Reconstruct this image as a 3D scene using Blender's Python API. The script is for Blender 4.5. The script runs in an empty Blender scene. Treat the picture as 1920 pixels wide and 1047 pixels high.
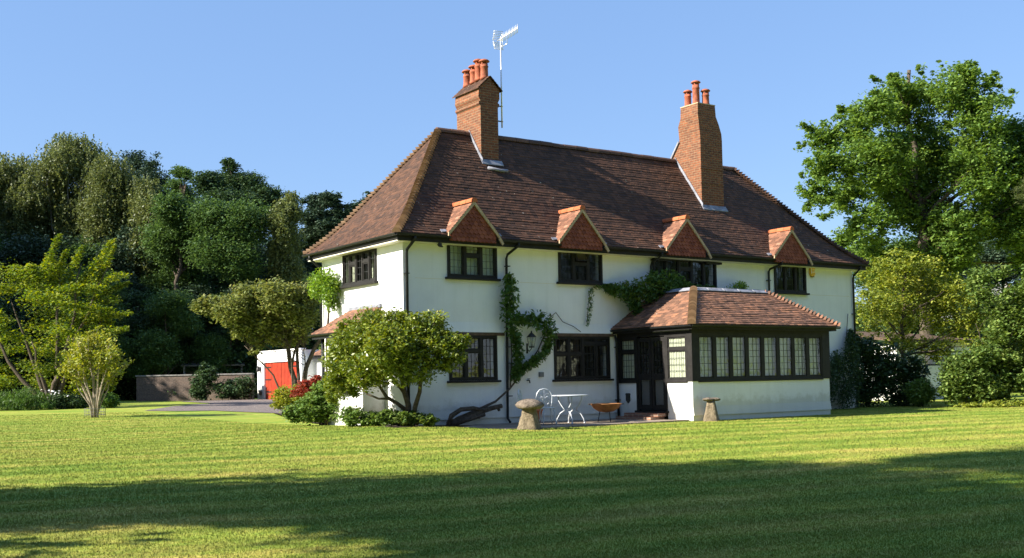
import bpy, math, random
import numpy as np
from mathutils import Vector, Matrix

random.seed(7); RNG = np.random.default_rng(11)
sc = bpy.context.scene
COL = sc.collection
R_ = math.radians

# ------------------------------------------------------------------ camera
CAM = np.array([-13.4217, -24.1615, 1.1868]); F = 2059.569; PY = 608.3533
_yaw, _pit, _rol = .6055, .0502, -.0184
FW = np.array([math.sin(_yaw)*math.cos(_pit), math.cos(_yaw)*math.cos(_pit), math.sin(_pit)])
_rt = np.array([math.cos(_yaw), -math.sin(_yaw), 0.]); _up = np.cross(_rt, FW)
RT = math.cos(_rol)*_rt + math.sin(_rol)*_up
UP = -math.sin(_rol)*_rt + math.cos(_rol)*_up
cd_ = bpy.data.cameras.new('camera'); cam = bpy.data.objects.new('camera', cd_); COL.objects.link(cam)
m_ = Matrix.Identity(4)
for i in range(3):
    m_[i][0] = RT[i]; m_[i][1] = UP[i]; m_[i][2] = -FW[i]; m_[i][3] = CAM[i]
cam.matrix_world = m_
cd_.sensor_width = 36; cd_.lens = F/1920*36; cd_.shift_y = (PY-523.5)/1920
cd_.clip_start = .1; cd_.clip_end = 3000
sc.camera = cam

# ------------------------------------------------------------------ sky and sun
SUN_EL = R_(32.3); SX, SY = -.967, .255
TOSUN = Vector((SX*math.cos(SUN_EL), SY*math.cos(SUN_EL), math.sin(SUN_EL))).normalized()
w = bpy.data.worlds.new('World'); sc.world = w; w.use_nodes = True
nt = w.node_tree; nt.nodes.clear()
sky = nt.nodes.new('ShaderNodeTexSky'); sky.sky_type = 'NISHITA'; sky.sun_disc = False
sky.sun_elevation = SUN_EL; sky.sun_rotation = math.atan2(SX, SY)
sky.air_density = 1.0; sky.dust_density = .5; sky.ozone_density = 2.0; sky.altitude = 0
bg = nt.nodes.new('ShaderNodeBackground'); bg.inputs['Strength'].default_value = .05
wo = nt.nodes.new('ShaderNodeOutputWorld')
mxs = nt.nodes.new('ShaderNodeMix'); mxs.data_type = 'RGBA'; mxs.inputs[0].default_value = .36    # clear summer blue, evened out
mxs.inputs[7].default_value = (3.2, 5.9, 11.6, 1)
nt.links.new(sky.outputs[0], mxs.inputs[6]); nt.links.new(mxs.outputs[2], bg.inputs[0]); nt.links.new(bg.outputs[0], wo.inputs[0])
sl = bpy.data.lights.new('sun', 'SUN'); sl.energy = 5.0; sl.angle = R_(.53); sl.color = (1, .93, .80)
so = bpy.data.objects.new('sun', sl); COL.objects.link(so)
so.rotation_euler = TOSUN.to_track_quat('Z', 'Y').to_euler(); so.location = (-60, 10, 60)
sc.view_settings.view_transform = 'Standard'; sc.view_settings.look = 'None'
sc.view_settings.exposure = 1.42; sc.view_settings.gamma = 1
sc.render.engine = 'CYCLES'
sc.cycles.use_denoising = True
sc.cycles.max_bounces = 8; sc.cycles.transparent_max_bounces = 12
sc.cycles.diffuse_bounces = 4; sc.cycles.sample_clamp_indirect = 6

# ------------------------------------------------------------------ geometry of the place
def ray(u, v): return FW + RT*(u-960)/F - UP*(v-PY)/F
def dep(u, v, D): return CAM + ray(u, v)*D           # photo position + distance -> point
def sstep(a, b, x):
    t = np.clip((np.asarray(x, float)-a)/(b-a), 0, 1); return t*t*(3-2*t)
def g(x, y):                                          # height of the ground
    x = np.asarray(x, float); y = np.asarray(y, float)
    z = .28*sstep(7, 30, y) - .36*sstep(3.2, 20, -y)
    z = z + .11*np.exp(-((x+1.2)**2/9 + (y+1.0)**2/16))*sstep(-2.5, .3, -x)
    return z + .02*np.sin(x*.31+1)*np.cos(y*.27)*sstep(4, 9, np.abs(x-6)+np.abs(y+2)-6)
def gpt(u, v):                                        # point of the ground seen at a photo position
    d = ray(u, v); t = 10.
    for _ in range(60):
        p = CAM + d*t; h = p[2]-float(g(p[0], p[1])); t += h/max(.004, -d[2])*.6
    return CAM + d*t
def gat(u, D):                                        # ground point below photo column u at distance D
    p = dep(u, 720, D); return np.array([p[0], p[1], float(g(p[0], p[1]))])

# ------------------------------------------------------------------ materials
MATS = {}
def newmat(name):
    m = bpy.data.materials.new(name); m.use_nodes = True; t = m.node_tree; t.nodes.clear()
    o = t.nodes.new('ShaderNodeOutputMaterial'); MATS[name] = m
    return m, t, o
def N(t, typ, **kw):
    n = t.nodes.new(typ)
    for k, v in kw.items():
        if k.startswith('i_'): n.inputs[k[2:].replace('_', ' ')].default_value = v
        else: setattr(n, k, v)
    return n
def ramp(t, stops, interp='LINEAR'):
    r = t.nodes.new('ShaderNodeValToRGB'); r.color_ramp.interpolation = interp
    el = r.color_ramp.elements
    while len(el) > 1: el.remove(el[-1])
    el[0].position = stops[0][0]; el[0].color = (*stops[0][1], 1)
    for p, c in stops[1:]:
        e = el.new(p); e.color = (*c, 1)
    return r
def noise(t, scale, detail=4, rough=.55, coord='Object', vec=None):
    n = N(t, 'ShaderNodeTexNoise'); n.inputs['Scale'].default_value = scale
    n.inputs['Detail'].default_value = detail; n.inputs['Roughness'].default_value = rough
    if vec is None:
        c = t.nodes.new('ShaderNodeTexCoord'); vec = c.outputs[coord]
    t.links.new(vec, n.inputs['Vector']); return n
def mixc(t, a, b, fac, mode='MIX'):
    n = t.nodes.new('ShaderNodeMix'); n.data_type = 'RGBA'; n.blend_type = mode
    for sock, v in ((n.inputs[0], fac), (n.inputs[6], a), (n.inputs[7], b)):
        if hasattr(v, 'is_linked') or isinstance(v, bpy.types.NodeSocket): t.links.new(v, sock)
        elif isinstance(v, (int, float)): sock.default_value = v
        else: sock.default_value = (*v, 1)
    return n.outputs[2]
def plain(name, c1, c2=None, scale=6, rough=.7, bump=0, bscale=40, spec=.3, metal=0, detail=5, dist=.02):
    m, t, o = newmat(name); b = N(t, 'ShaderNodeBsdfPrincipled')
    b.inputs['Roughness'].default_value = rough; b.inputs['Metallic'].default_value = metal
    b.inputs['Specular IOR Level'].default_value = spec
    if c2 is None: b.inputs['Base Color'].default_value = (*c1, 1)
    else:
        n = noise(t, scale, detail, .65); r = ramp(t, [(.32, c1), (.68, c2)])
        t.links.new(n.outputs[0], r.inputs[0]); t.links.new(r.outputs[0], b.inputs['Base Color'])
    if bump:
        n2 = noise(t, bscale, 4); bp = N(t, 'ShaderNodeBump'); bp.inputs['Strength'].default_value = bump
        bp.inputs['Distance'].default_value = dist
        t.links.new(n2.outputs[0], bp.inputs['Height']); t.links.new(bp.outputs[0], b.inputs['Normal'])
    t.links.new(b.outputs[0], o.inputs[0]); return m
def island(name, stops, rough=.75, nscale=3, nmix=.35, bump=.25, bscale=60, spec=.25, fleck=None):
    """one random colour per separate piece (tiles, bricks, pavers) and a little weathering"""
    m, t, o = newmat(name); b = N(t, 'ShaderNodeBsdfPrincipled')
    b.inputs['Roughness'].default_value = rough; b.inputs['Specular IOR Level'].default_value = spec
    ge = t.nodes.new('ShaderNodeNewGeometry'); r = ramp(t, stops)
    n = noise(t, nscale, 5, .6)
    ad = N(t, 'ShaderNodeMath', operation='MULTIPLY_ADD'); ad.inputs[1].default_value = 1-nmix
    mu = N(t, 'ShaderNodeMath', operation='MULTIPLY'); mu.inputs[1].default_value = nmix
    t.links.new(n.outputs[0], mu.inputs[0]); t.links.new(ge.outputs['Random Per Island'], ad.inputs[0])
    t.links.new(mu.outputs[0], ad.inputs[2]); t.links.new(ad.outputs[0], r.inputs[0])
    col = r.outputs[0]
    if fleck:
        n3 = noise(t, fleck[1], 3, .7); r3 = ramp(t, [(fleck[2], (0, 0, 0)), (fleck[2]+.05, (1, 1, 1))])
        t.links.new(n3.outputs[0], r3.inputs[0]); col = mixc(t, col, fleck[0], r3.outputs[0])
    t.links.new(col, b.inputs['Base Color'])
    n2 = noise(t, bscale, 3); bp = N(t, 'ShaderNodeBump'); bp.inputs['Strength'].default_value = bump
    bp.inputs['Distance'].default_value = .02
    t.links.new(n2.outputs[0], bp.inputs['Height']); t.links.new(bp.outputs[0], b.inputs['Normal'])
    t.links.new(b.outputs[0], o.inputs[0]); return m
def brickmat(name, c1, c2, mortar, bw=.225, bh=.075, ms=.012):
    m, t, o = newmat(name); b = N(t, 'ShaderNodeBsdfPrincipled'); b.inputs['Roughness'].default_value = .85
    c = t.nodes.new('ShaderNodeTexCoord'); s = t.nodes.new('ShaderNodeSeparateXYZ'); k = t.nodes.new('ShaderNodeCombineXYZ')
    a = N(t, 'ShaderNodeMath', operation='ADD')
    t.links.new(c.outputs['Object'], s.inputs[0]); t.links.new(s.outputs[0], a.inputs[0]); t.links.new(s.outputs[1], a.inputs[1])
    t.links.new(a.outputs[0], k.inputs[0]); t.links.new(s.outputs[2], k.inputs[1])
    br = N(t, 'ShaderNodeTexBrick'); br.inputs['Scale'].default_value = 1
    br.inputs['Brick Width'].default_value = bw; br.inputs['Row Height'].default_value = bh
    br.inputs['Mortar Size'].default_value = ms; br.inputs['Mortar Smooth'].default_value = .2
    br.inputs['Color1'].default_value = (*c1, 1); br.inputs['Color2'].default_value = (*c2, 1); br.inputs['Mortar'].default_value = (*mortar, 1)
    t.links.new(k.outputs[0], br.inputs['Vector'])
    n = noise(t, 9, 6, .7); r = ramp(t, [(.3, (.55, .5, .5)), (.7, (1.15, 1.1, 1.05))]); t.links.new(n.outputs[0], r.inputs[0])
    t.links.new(mixc(t, br.outputs[0], r.outputs[0], 1., 'MULTIPLY'), b.inputs['Base Color'])
    bp = N(t, 'ShaderNodeBump'); bp.inputs['Strength'].default_value = .6; bp.inputs['Distance'].default_value = .01; bp.invert = True
    t.links.new(br.outputs['Fac'], bp.inputs['Height']); t.links.new(bp.outputs[0], b.inputs['Normal'])
    t.links.new(b.outputs[0], o.inputs[0]); return m
def leafmat(name, stops, trans=.35, rough=.5, nscale=1.2, nmix=.4, spec=.3):
    m, t, o = newmat(name); b = N(t, 'ShaderNodeBsdfPrincipled'); b.inputs['Roughness'].default_value = rough
    b.inputs['Specular IOR Level'].default_value = spec
    ge = t.nodes.new('ShaderNodeNewGeometry'); r = ramp(t, stops); n = noise(t, nscale, 3, .6)
    mu = N(t, 'ShaderNodeMath', operation='MULTIPLY'); mu.inputs[1].default_value = nmix*1.2
    ad = N(t, 'ShaderNodeMath', operation='MULTIPLY_ADD'); ad.inputs[1].default_value = 1-nmix
    t.links.new(n.outputs[0], mu.inputs[0]); t.links.new(ge.outputs['Random Per Island'], ad.inputs[0]); t.links.new(mu.outputs[0], ad.inputs[2])
    t.links.new(ad.outputs[0], r.inputs[0]); t.links.new(r.outputs[0], b.inputs['Base Color'])
    tr = N(t, 'ShaderNodeBsdfTranslucent')
    hs = N(t, 'ShaderNodeHueSaturation'); hs.inputs['Hue'].default_value = .485; hs.inputs['Saturation'].default_value = 1.15; hs.inputs['Value'].default_value = 1.5
    t.links.new(r.outputs[0], hs.inputs['Color']); t.links.new(hs.outputs[0], tr.inputs[0])
    mx = N(t, 'ShaderNodeMixShader'); mx.inputs[0].default_value = trans
    t.links.new(b.outputs[0], mx.inputs[1]); t.links.new(tr.outputs[0], mx.inputs[2]); t.links.new(mx.outputs[0], o.inputs[0]); return m

CREAM = plain('cream_render', (.66, .60, .47), (.74, .69, .57), 1.7, .85, .2, 35, .2)
def rendermat(name, c1, c2):
    m, t, o = newmat(name); b = N(t, 'ShaderNodeBsdfPrincipled'); b.inputs['Roughness'].default_value = .85; b.inputs['Specular IOR Level'].default_value = .2
    c = t.nodes.new('ShaderNodeTexCoord'); mp = N(t, 'ShaderNodeMapping'); mp.inputs['Scale'].default_value = (3.2, 3.2, .22); t.links.new(c.outputs['Object'], mp.inputs[0])
    n1 = noise(t, 1.1, 5, .6); n2 = noise(t, 1.3, 6, .7, vec=mp.outputs[0]); r = ramp(t, [(.3, c1), (.7, c2)]); t.links.new(n1.outputs[0], r.inputs[0])
    r2 = ramp(t, [(.50, (1, 1, 1)), (.80, (.91, .91, .89))]); t.links.new(n2.outputs[0], r2.inputs[0])
    s = t.nodes.new('ShaderNodeSeparateXYZ'); t.links.new(c.outputs['Object'], s.inputs[0]); n3 = noise(t, 2.5, 5, .7)
    ma = N(t, 'ShaderNodeMath', operation='MULTIPLY_ADD'); ma.inputs[1].default_value = -.9; t.links.new(n3.outputs[0], ma.inputs[0]); t.links.new(s.outputs[2], ma.inputs[2])
    r3 = ramp(t, [(0, (.80, .79, .74)), (.2, (1, 1, 1))]); t.links.new(ma.outputs[0], r3.inputs[0])
    col = mixc(t, mixc(t, r.outputs[0], r2.outputs[0], 1., 'MULTIPLY'), r3.outputs[0], 1., 'MULTIPLY'); t.links.new(col, b.inputs['Base Color'])
    nb = noise(t, 30, 4); bp = N(t, 'ShaderNodeBump'); bp.inputs['Strength'].default_value = .3; bp.inputs['Distance'].default_value = .02; t.links.new(nb.outputs[0], bp.inputs['Height'])
    nw = noise(t, .8, 3); bw = N(t, 'ShaderNodeBump'); bw.inputs['Strength'].default_value = .35; bw.inputs['Distance'].default_value = .05; t.links.new(nw.outputs[0], bw.inputs['Height']); t.links.new(bp.outputs[0], bw.inputs['Normal']); t.links.new(bw.outputs[0], b.inputs['Normal'])
    t.links.new(b.outputs[0], o.inputs[0]); return m
WHITE = rendermat('white_render', (.73, .735, .74), (.80, .805, .81))
SOFFIT = plain('soffit_paint', (.70, .66, .55), (.78, .74, .64), 2, .7)
BLACK = plain('black_paint', (.010, .009, .009), (.022, .020, .019), 5, .6, .15, 60, .25)
IRON = plain('black_iron', (.012, .012, .013), (.03, .03, .03), 9, .45, 0, 1, .4)
GUTTER = plain('black_gutter', (.010, .011, .012), (.02, .021, .023), 4, .5, 0, 1, .3)
OAKWOOD = plain('dark_oak', (.06, .038, .025), (.13, .085, .06), 8, .8, .4, 50)
LEADC = plain('lead_came', (.035, .036, .038), None, rough=.6)
LEAD = plain('lead_sheet', (.11, .115, .14), (.30, .31, .36), 5, .5, .3, 8, .5, detail=6)
MORTAR = plain('verge_mortar', (.34, .245, .15), (.50, .38, .25), 12, .9, .4, 60)
ROOFT = island('clay_roof_tile', [(0, (.022, .013, .010)), (.3, (.050, .027, .018)), (.6, (.083, .041, .025)), (.85, (.125, .058, .033)), (.96, (.175, .086, .048)), (1, (.27, .18, .13))], nscale=.7, nmix=.5, fleck=((.42, .39, .33), 7.5, .69))
PORCHT = island('porch_roof_tile', [(0, (.075, .042, .03)), (.35, (.14, .075, .05)), (.7, (.24, .12, .075)), (.9, (.38, .17, .09)), (1, (.48, .3, .2))], nscale=1.5, nmix=.4, fleck=((.5, .47, .4), 7, .70))
ORANGET = island('orange_clay_tile', [(0, (.085, .045, .032)), (.4, (.17, .08, .05)), (.75, (.28, .13, .08)), (1, (.40, .25, .17))], nscale=3, nmix=.3)
HUNGT = island('hung_clay_tile', [(0, (.13, .036, .022)), (.5, (.21, .058, .034)), (1, (.30, .095, .055))], nscale=3, nmix=.3)
HIPT = island('bonnet_tile', [(0, (.085, .052, .03)), (.5, (.16, .095, .05)), (1, (.26, .165, .095))], nscale=4, nmix=.4)
RIDGET = island('ridge_tile', [(0, (.07, .045, .038)), (.6, (.12, .07, .055)), (1, (.2, .11, .08))], nscale=4, nmix=.4)
RIDGEO = island('bright_ridge_tile', [(0, (.32, .075, .028)), (1, (.50, .16, .065))], nscale=5, nmix=.4)
BRICK = brickmat('chimney_brick', (.25, .085, .032), (.135, .048, .022), (.23, .15, .085))
BRICKD = brickmat('garden_brick', (.13, .088, .068), (.08, .056, .046), (.14, .12, .10))
BRICKS = brickmat('step_brick', (.34, .17, .10), (.24, .11, .07), (.36, .3, .24))
POT = plain('terracotta_pot', (.15, .05, .03), (.48, .14, .07), 7, .8, .2, detail=7)
TERRA = plain('terracotta', (.42, .14, .07), (.52, .2, .1), 6, .8)
STONE = plain('lichened_stone', (.09, .072, .05), (.27, .22, .15), 7, .95, .9, 28, .1, detail=8, dist=.03)
STONED = plain('dark_cap_stone', (.07, .056, .045), (.26, .21, .165), 9, .95, .9, 26, .1, detail=8, dist=.03)
RUST = plain('rusty_steel', (.20, .085, .035), (.42, .2, .08), 5, .7, .2, 30, .4, .3)
WMETAL = plain('white_metal', (.52, .55, .60), None, rough=.35, spec=.5)
ALU = plain('aluminium', (.72, .73, .75), None, rough=.35, spec=.5, metal=.6)
PLASTIC = plain('grey_plastic', (.16, .17, .18), None, rough=.5)
REDDOOR = plain('red_door_paint', (.22, .022, .010), (.36, .042, .016), 3, .55, .1, 20)
CURT = plain('cream_curtain', (.60, .60, .46), (.72, .71, .58), 5, .9)
CURTG = plain('grey_net_curtain', (.55, .58, .53), (.70, .72, .67), 5, .9)
ROOM = plain('room_plaster', (.22, .19, .15), (.28, .24, .2), 2, .9)
WHITEP = plain('white_paint', (.78, .78, .78), None, rough=.5)
YELLOW = plain('yellow_plastic', (.75, .42, .04), None, rough=.4)
BARK = plain('bark', (.055, .042, .032), (.13, .105, .082), 14, .95, .8, 30, .1, dist=.03)
BARKL = plain('pale_bark', (.20, .16, .12), (.42, .36, .29), 10, .9, .5, 40, .1)
BIRCHB = plain('birch_bark', (.07, .065, .06), (.36, .34, .31), 6, .85, .4, 40, .1)
WOODG = plain('weathered_wood', (.13, .125, .12), (.26, .25, .24), 7, .9, .4, 40)
GRAVEL = plain('gravel', (.10, .088, .088), (.27, .225, .205), 40, .95, .8, 90, .1, detail=8, dist=.03)
PAVING = island('stone_paving', [(0, (.16, .125, .1)), (.5, (.25, .2, .16)), (1, (.34, .28, .23))], nscale=4, nmix=.4, rough=.9)
SOIL = plain('soil', (.03, .021, .014), (.07, .05, .035), 12, .95, .8, 30)

# glass: a clear sheet that reflects
m, t, o = newmat('window_glass')
tb = N(t, 'ShaderNodeBsdfTransparent'); tb.inputs[0].default_value = (.80, .84, .82, 1)
gb = N(t, 'ShaderNodeBsdfGlossy'); gb.inputs['Roughness'].default_value = .03; gb.inputs[0].default_value = (1, 1, 1, 1)
lw = N(t, 'ShaderNodeLayerWeight'); lw.inputs[0].default_value = .5; pw = N(t, 'ShaderNodeMath', operation='POWER'); pw.inputs[1].default_value = 4.5
am = N(t, 'ShaderNodeMath', operation='MULTIPLY_ADD'); am.inputs[1].default_value = .9; am.inputs[2].default_value = .085; am.use_clamp = True
nn = noise(t, 3.5, 2); bp = N(t, 'ShaderNodeBump'); bp.inputs['Strength'].default_value = .12; bp.inputs['Distance'].default_value = .05
t.links.new(nn.outputs[0], bp.inputs['Height']); t.links.new(bp.outputs[0], gb.inputs['Normal'])
mx = N(t, 'ShaderNodeMixShader'); t.links.new(lw.outputs['Facing'], pw.inputs[0]); t.links.new(pw.outputs[0], am.inputs[0]); t.links.new(am.outputs[0], mx.inputs[0])
t.links.new(tb.outputs[0], mx.inputs[1]); t.links.new(gb.outputs[0], mx.inputs[2]); t.links.new(mx.outputs[0], o.inputs[0])
GLASS = m

# lawn: mown in bands, drier patches
def lawnnodes(t):
    c = t.nodes.new('ShaderNodeTexCoord'); mp = N(t, 'ShaderNodeMapping')
    mp.inputs['Rotation'].default_value = (0, 0, R_(8))
    t.links.new(c.outputs['Object'], mp.inputs[0])
    wv = N(t, 'ShaderNodeTexWave', wave_type='BANDS', bands_direction='Y'); wv.inputs['Scale'].default_value = .30
    wv.inputs['Distortion'].default_value = 1.6; wv.inputs['Detail'].default_value = 2; wv.inputs['Detail Scale'].default_value = .6
    t.links.new(mp.outputs[0], wv.inputs['Vector'])
    ms = N(t, 'ShaderNodeMapping'); ms.inputs['Scale'].default_value = (.35, 1.3, 1); t.links.new(mp.outputs[0], ms.inputs[0]); n1 = noise(t, .8, 6, .65, vec=ms.outputs[0]); n2 = noise(t, 3.5, 5, .7, vec=c.outputs['Object'])
    return wv.outputs['Fac'], n1.outputs[0], n2.outputs[0]
def lawnmat(name, dark, mid, dry, blade=False):
    m, t, o = newmat(name); b = N(t, 'ShaderNodeBsdfPrincipled'); b.inputs['Roughness'].default_value = .8; b.inputs['Specular IOR Level'].default_value = .15
    wv, n1, n2 = lawnnodes(t)
    r = ramp(t, [(.38, dark), (.5, mid), (.63, dry)])
    s1 = N(t, 'ShaderNodeMath', operation='MULTIPLY_ADD'); s1.inputs[1].default_value = .72
    s2 = N(t, 'ShaderNodeMath', operation='MULTIPLY'); s2.inputs[1].default_value = .28
    t.links.new(n1, s1.inputs[0]); t.links.new(n2, s2.inputs[0]); t.links.new(s2.outputs[0], s1.inputs[2])
    fac = s1.outputs[0]
    if blade:
        ge = t.nodes.new('ShaderNodeNewGeometry'); s3 = N(t, 'ShaderNodeMath', operation='MULTIPLY_ADD'); s3.inputs[1].default_value = .08
        s4 = N(t, 'ShaderNodeMath', operation='SUBTRACT'); s4.inputs[1].default_value = .04
        t.links.new(ge.outputs['Random Per Island'], s3.inputs[0]); t.links.new(fac, s3.inputs[2]); t.links.new(s3.outputs[0], s4.inputs[0]); fac = s4.outputs[0]
    t.links.new(fac, r.inputs[0])
    rb = ramp(t, [(.25, (.82, .87, .80)), (.75, (1.14, 1.09, 1.12))]); t.links.new(wv, rb.inputs[0])
    col = mixc(t, r.outputs[0], rb.outputs[0], 1., 'MULTIPLY')
    t.links.new(col, b.inputs['Base Color'])
    if blade:
        tr = N(t, 'ShaderNodeBsdfTranslucent'); t.links.new(col, tr.inputs[0])
        g2 = t.nodes.new('ShaderNodeNewGeometry'); va = N(t, 'ShaderNodeVectorMath', operation='SCALE'); va.inputs['Scale'].default_value = .35
        vb = N(t, 'ShaderNodeVectorMath', operation='ADD'); vb.inputs[1].default_value = (0, 0, .8); vc = N(t, 'ShaderNodeVectorMath', operation='NORMALIZE')
        t.links.new(g2.outputs['Normal'], va.inputs[0]); t.links.new(va.outputs[0], vb.inputs[0]); t.links.new(vb.outputs[0], vc.inputs[0]); t.links.new(vc.outputs[0], b.inputs['Normal'])
        mx = N(t, 'ShaderNodeMixShader'); mx.inputs[0].default_value = .2
        t.links.new(b.outputs[0], mx.inputs[1]); t.links.new(tr.outputs[0], mx.inputs[2]); t.links.new(mx.outputs[0], o.inputs[0])
    else:
        bp = N(t, 'ShaderNodeBump'); bp.inputs['Strength'].default_value = .5; bp.inputs['Distance'].default_value = .04
        n3 = noise(t, 22, 5, .7); t.links.new(n3.outputs[0], bp.inputs['Height']); t.links.new(bp.outputs[0], b.inputs['Normal'])
        t.links.new(b.outputs[0], o.inputs[0])
    return m
LAWN = lawnmat('lawn_turf', (.145, .24, .03), (.24, .295, .043), (.38, .345, .08))
BLADE = lawnmat('grass_blade', (.15, .245, .03), (.25, .31, .045), (.395, .36, .085), True)

LEAF_OAK = leafmat('oak_leaf', [(0, (.05, .105, .025)), (.5, (.115, .20, .042)), (.85, (.20, .29, .06)), (1, (.27, .33, .08))], .33)
LEAF_CAM = leafmat('camellia_leaf', [(0, (.035, .07, .012)), (.4, (.10, .15, .022)), (.75, (.21, .25, .035)), (.92, (.33, .32, .05)), (1, (.42, .24, .05))], .25, .36, spec=.45)
LEAF_MAG = leafmat('magnolia_leaf', [(0, (0.074, 0.101, 0.030)), (.5, (0.162, 0.196, 0.054)), (1, (0.270, 0.257, 0.081))], .3)
LEAF_MAGR = leafmat('yellowing_leaf', [(0, (.065, .11, .02)), (.5, (.18, .23, .035)), (.85, (.34, .35, .06)), (1, (.46, .35, .09))], .33)
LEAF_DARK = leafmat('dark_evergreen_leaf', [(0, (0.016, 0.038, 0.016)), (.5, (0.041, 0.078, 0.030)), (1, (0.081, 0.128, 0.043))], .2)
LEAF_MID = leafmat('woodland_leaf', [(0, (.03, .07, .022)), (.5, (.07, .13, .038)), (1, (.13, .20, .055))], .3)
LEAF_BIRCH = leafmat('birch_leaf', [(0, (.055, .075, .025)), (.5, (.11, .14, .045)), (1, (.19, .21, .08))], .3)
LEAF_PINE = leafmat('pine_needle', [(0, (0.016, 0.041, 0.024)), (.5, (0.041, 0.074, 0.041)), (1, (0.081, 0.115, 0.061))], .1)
LEAF_ACER = leafmat('maple_leaf', [(0, (.05, .10, .018)), (.5, (.125, .19, .028)), (.8, (.27, .30, .04)), (1, (.44, .38, .06))], .35)
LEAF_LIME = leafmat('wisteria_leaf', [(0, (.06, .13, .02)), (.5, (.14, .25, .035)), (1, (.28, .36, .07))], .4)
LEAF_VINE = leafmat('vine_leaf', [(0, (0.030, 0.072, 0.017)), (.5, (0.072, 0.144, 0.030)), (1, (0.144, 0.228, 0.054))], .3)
LEAF_RHOD = leafmat('laurel_leaf', [(0, (.045, .085, .022)), (.5, (.10, .165, .035)), (.85, (.19, .25, .06)), (1, (.28, .27, .08))], .25, .5, spec=.25)
LEAF_SHRUB = leafmat('shrub_leaf', [(0, (0.054, 0.102, 0.026)), (.5, (0.120, 0.204, 0.048)), (1, (0.240, 0.312, 0.084))], .3)
LEAF_RED = leafmat('red_maple_leaf', [(0, (.16, .035, .025)), (.5, (.28, .07, .045)), (1, (.36, .14, .08))], .35)
LEAF_YOUNG = leafmat('young_leaf', [(0, (.10, .13, .02)), (.5, (.22, .26, .04)), (1, (.40, .36, .07))], .35)
PETAL = plain('white_petal', (.75, .75, .78), None, rough=.7)

# ------------------------------------------------------------------ object helpers
def tag(o, label=None, cat=None, group=None, kind=None):
    if label: o['label'] = label
    if cat: o['category'] = cat
    if group: o['group'] = group
    if kind: o['kind'] = kind
    return o
def thing(name, label, cat, loc=(0, 0, 0), rz=0., group=None, parent=None):
    o = bpy.data.objects.new(name, None); COL.objects.link(o); o.empty_display_size = .2
    o.location = loc; o.rotation_euler = (0, 0, rz)
    if parent: o.parent = parent
    return tag(o, label, cat, group)
def copytree(o, parent=None):
    c = o.copy(); COL.objects.link(c)
    if parent: c.parent = parent
    for ch in list(o.children): copytree(ch, c)
    return c
class MB:
    def __init__(s): s.v = []; s.f = []; s.sm = []
    def add(s, vs, fs, smooth=False):
        k = len(s.v); s.v += [tuple(map(float, p)) for p in vs]
        for f in fs: s.f.append([i+k for i in f]); s.sm.append(smooth)
    def box(s, x0, x1, y0, y1, z0, z1):
        s.add([(x0, y0, z0), (x1, y0, z0), (x1, y1, z0), (x0, y1, z0), (x0, y0, z1), (x1, y0, z1), (x1, y1, z1), (x0, y1, z1)],
              [(3, 2, 1, 0), (4, 5, 6, 7), (0, 1, 5, 4), (1, 2, 6, 5), (2, 3, 7, 6), (3, 0, 4, 7)])
    def quad(s, a, b, c, d): s.add([a, b, c, d], [(0, 1, 2, 3)])
    def prism(s, poly, a, b):        # polygon given as points, extruded from offset a to offset b (vectors)
        n = len(poly); a = np.array(a, float); b = np.array(b, float)
        v = [np.array(p)+a for p in poly]+[np.array(p)+b for p in poly]
        s.add(v, [list(range(n))[::-1], list(range(n, 2*n))]+[(i, (i+1) % n, n+(i+1) % n, n+i) for i in range(n)])
    def tube(s, pts, rad, seg=8, cap=True, smooth=True):
        pts = [np.array(p, float) for p in pts]; n = len(pts)
        if not hasattr(rad, '__len__'): rad = [rad]*n
        vs = []; ref = np.array([.31, .17, .93])
        for i, p in enumerate(pts):
            d = pts[min(i+1, n-1)]-pts[max(i-1, 0)]; d = d/(np.linalg.norm(d)+1e-9)
            a = np.cross(d, ref); la = np.linalg.norm(a)
            if la < 1e-3: a = np.cross(d, (1, 0, 0)); la = np.linalg.norm(a)
            a = a/la; b = np.cross(d, a)
            for k in range(seg):
                th = 2*math.pi*k/seg; vs.append(p+rad[i]*(math.cos(th)*a+math.sin(th)*b))
        fs = [(i*seg+k, i*seg+(k+1) % seg, (i+1)*seg+(k+1) % seg, (i+1)*seg+k) for i in range(n-1) for k in range(seg)]
        if cap: fs += [list(range(seg))[::-1], [(n-1)*seg+k for k in range(seg)]]
        s.add(vs, fs, smooth)
    def lathe(s, prof, c=(0, 0, 0), seg=20, jit=0):
        vs = []
        for r, z in prof:
            for k in range(seg):
                th = 2*math.pi*k/seg; rr = r*(1+random.uniform(-jit, jit)); vs.append((c[0]+rr*math.cos(th), c[1]+rr*math.sin(th), c[2]+z+random.uniform(-jit, jit)*.05))
        n = len(prof)
        fs = [(i*seg+k, i*seg+(k+1) % seg, (i+1)*seg+(k+1) % seg, (i+1)*seg+k) for i in range(n-1) for k in range(seg)]
        fs += [list(range(seg))[::-1], [(n-1)*seg+k for k in range(seg)]]
        s.add(vs, fs, True)
    def frame(s, M):                  # transform everything by a function
        s.v = [tuple(M(*p)) for p in s.v]; return s
    def build(s, name, mat, parent=None, bevel=0, loc=None):
        me = bpy.data.meshes.new(name); me.from_pydata(s.v, [], s.f); me.materials.append(mat)
        me.polygons.foreach_set('use_smooth', s.sm); me.update()
        o = bpy.data.objects.new(name, me); COL.objects.link(o)
        if parent: o.parent = parent
        if loc is not None: o.location = loc
        if bevel:
            md = o.modifiers.new('bevel', 'BEVEL'); md.width = bevel; md.segments = 2; md.limit_method = 'ANGLE'
        return o
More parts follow.
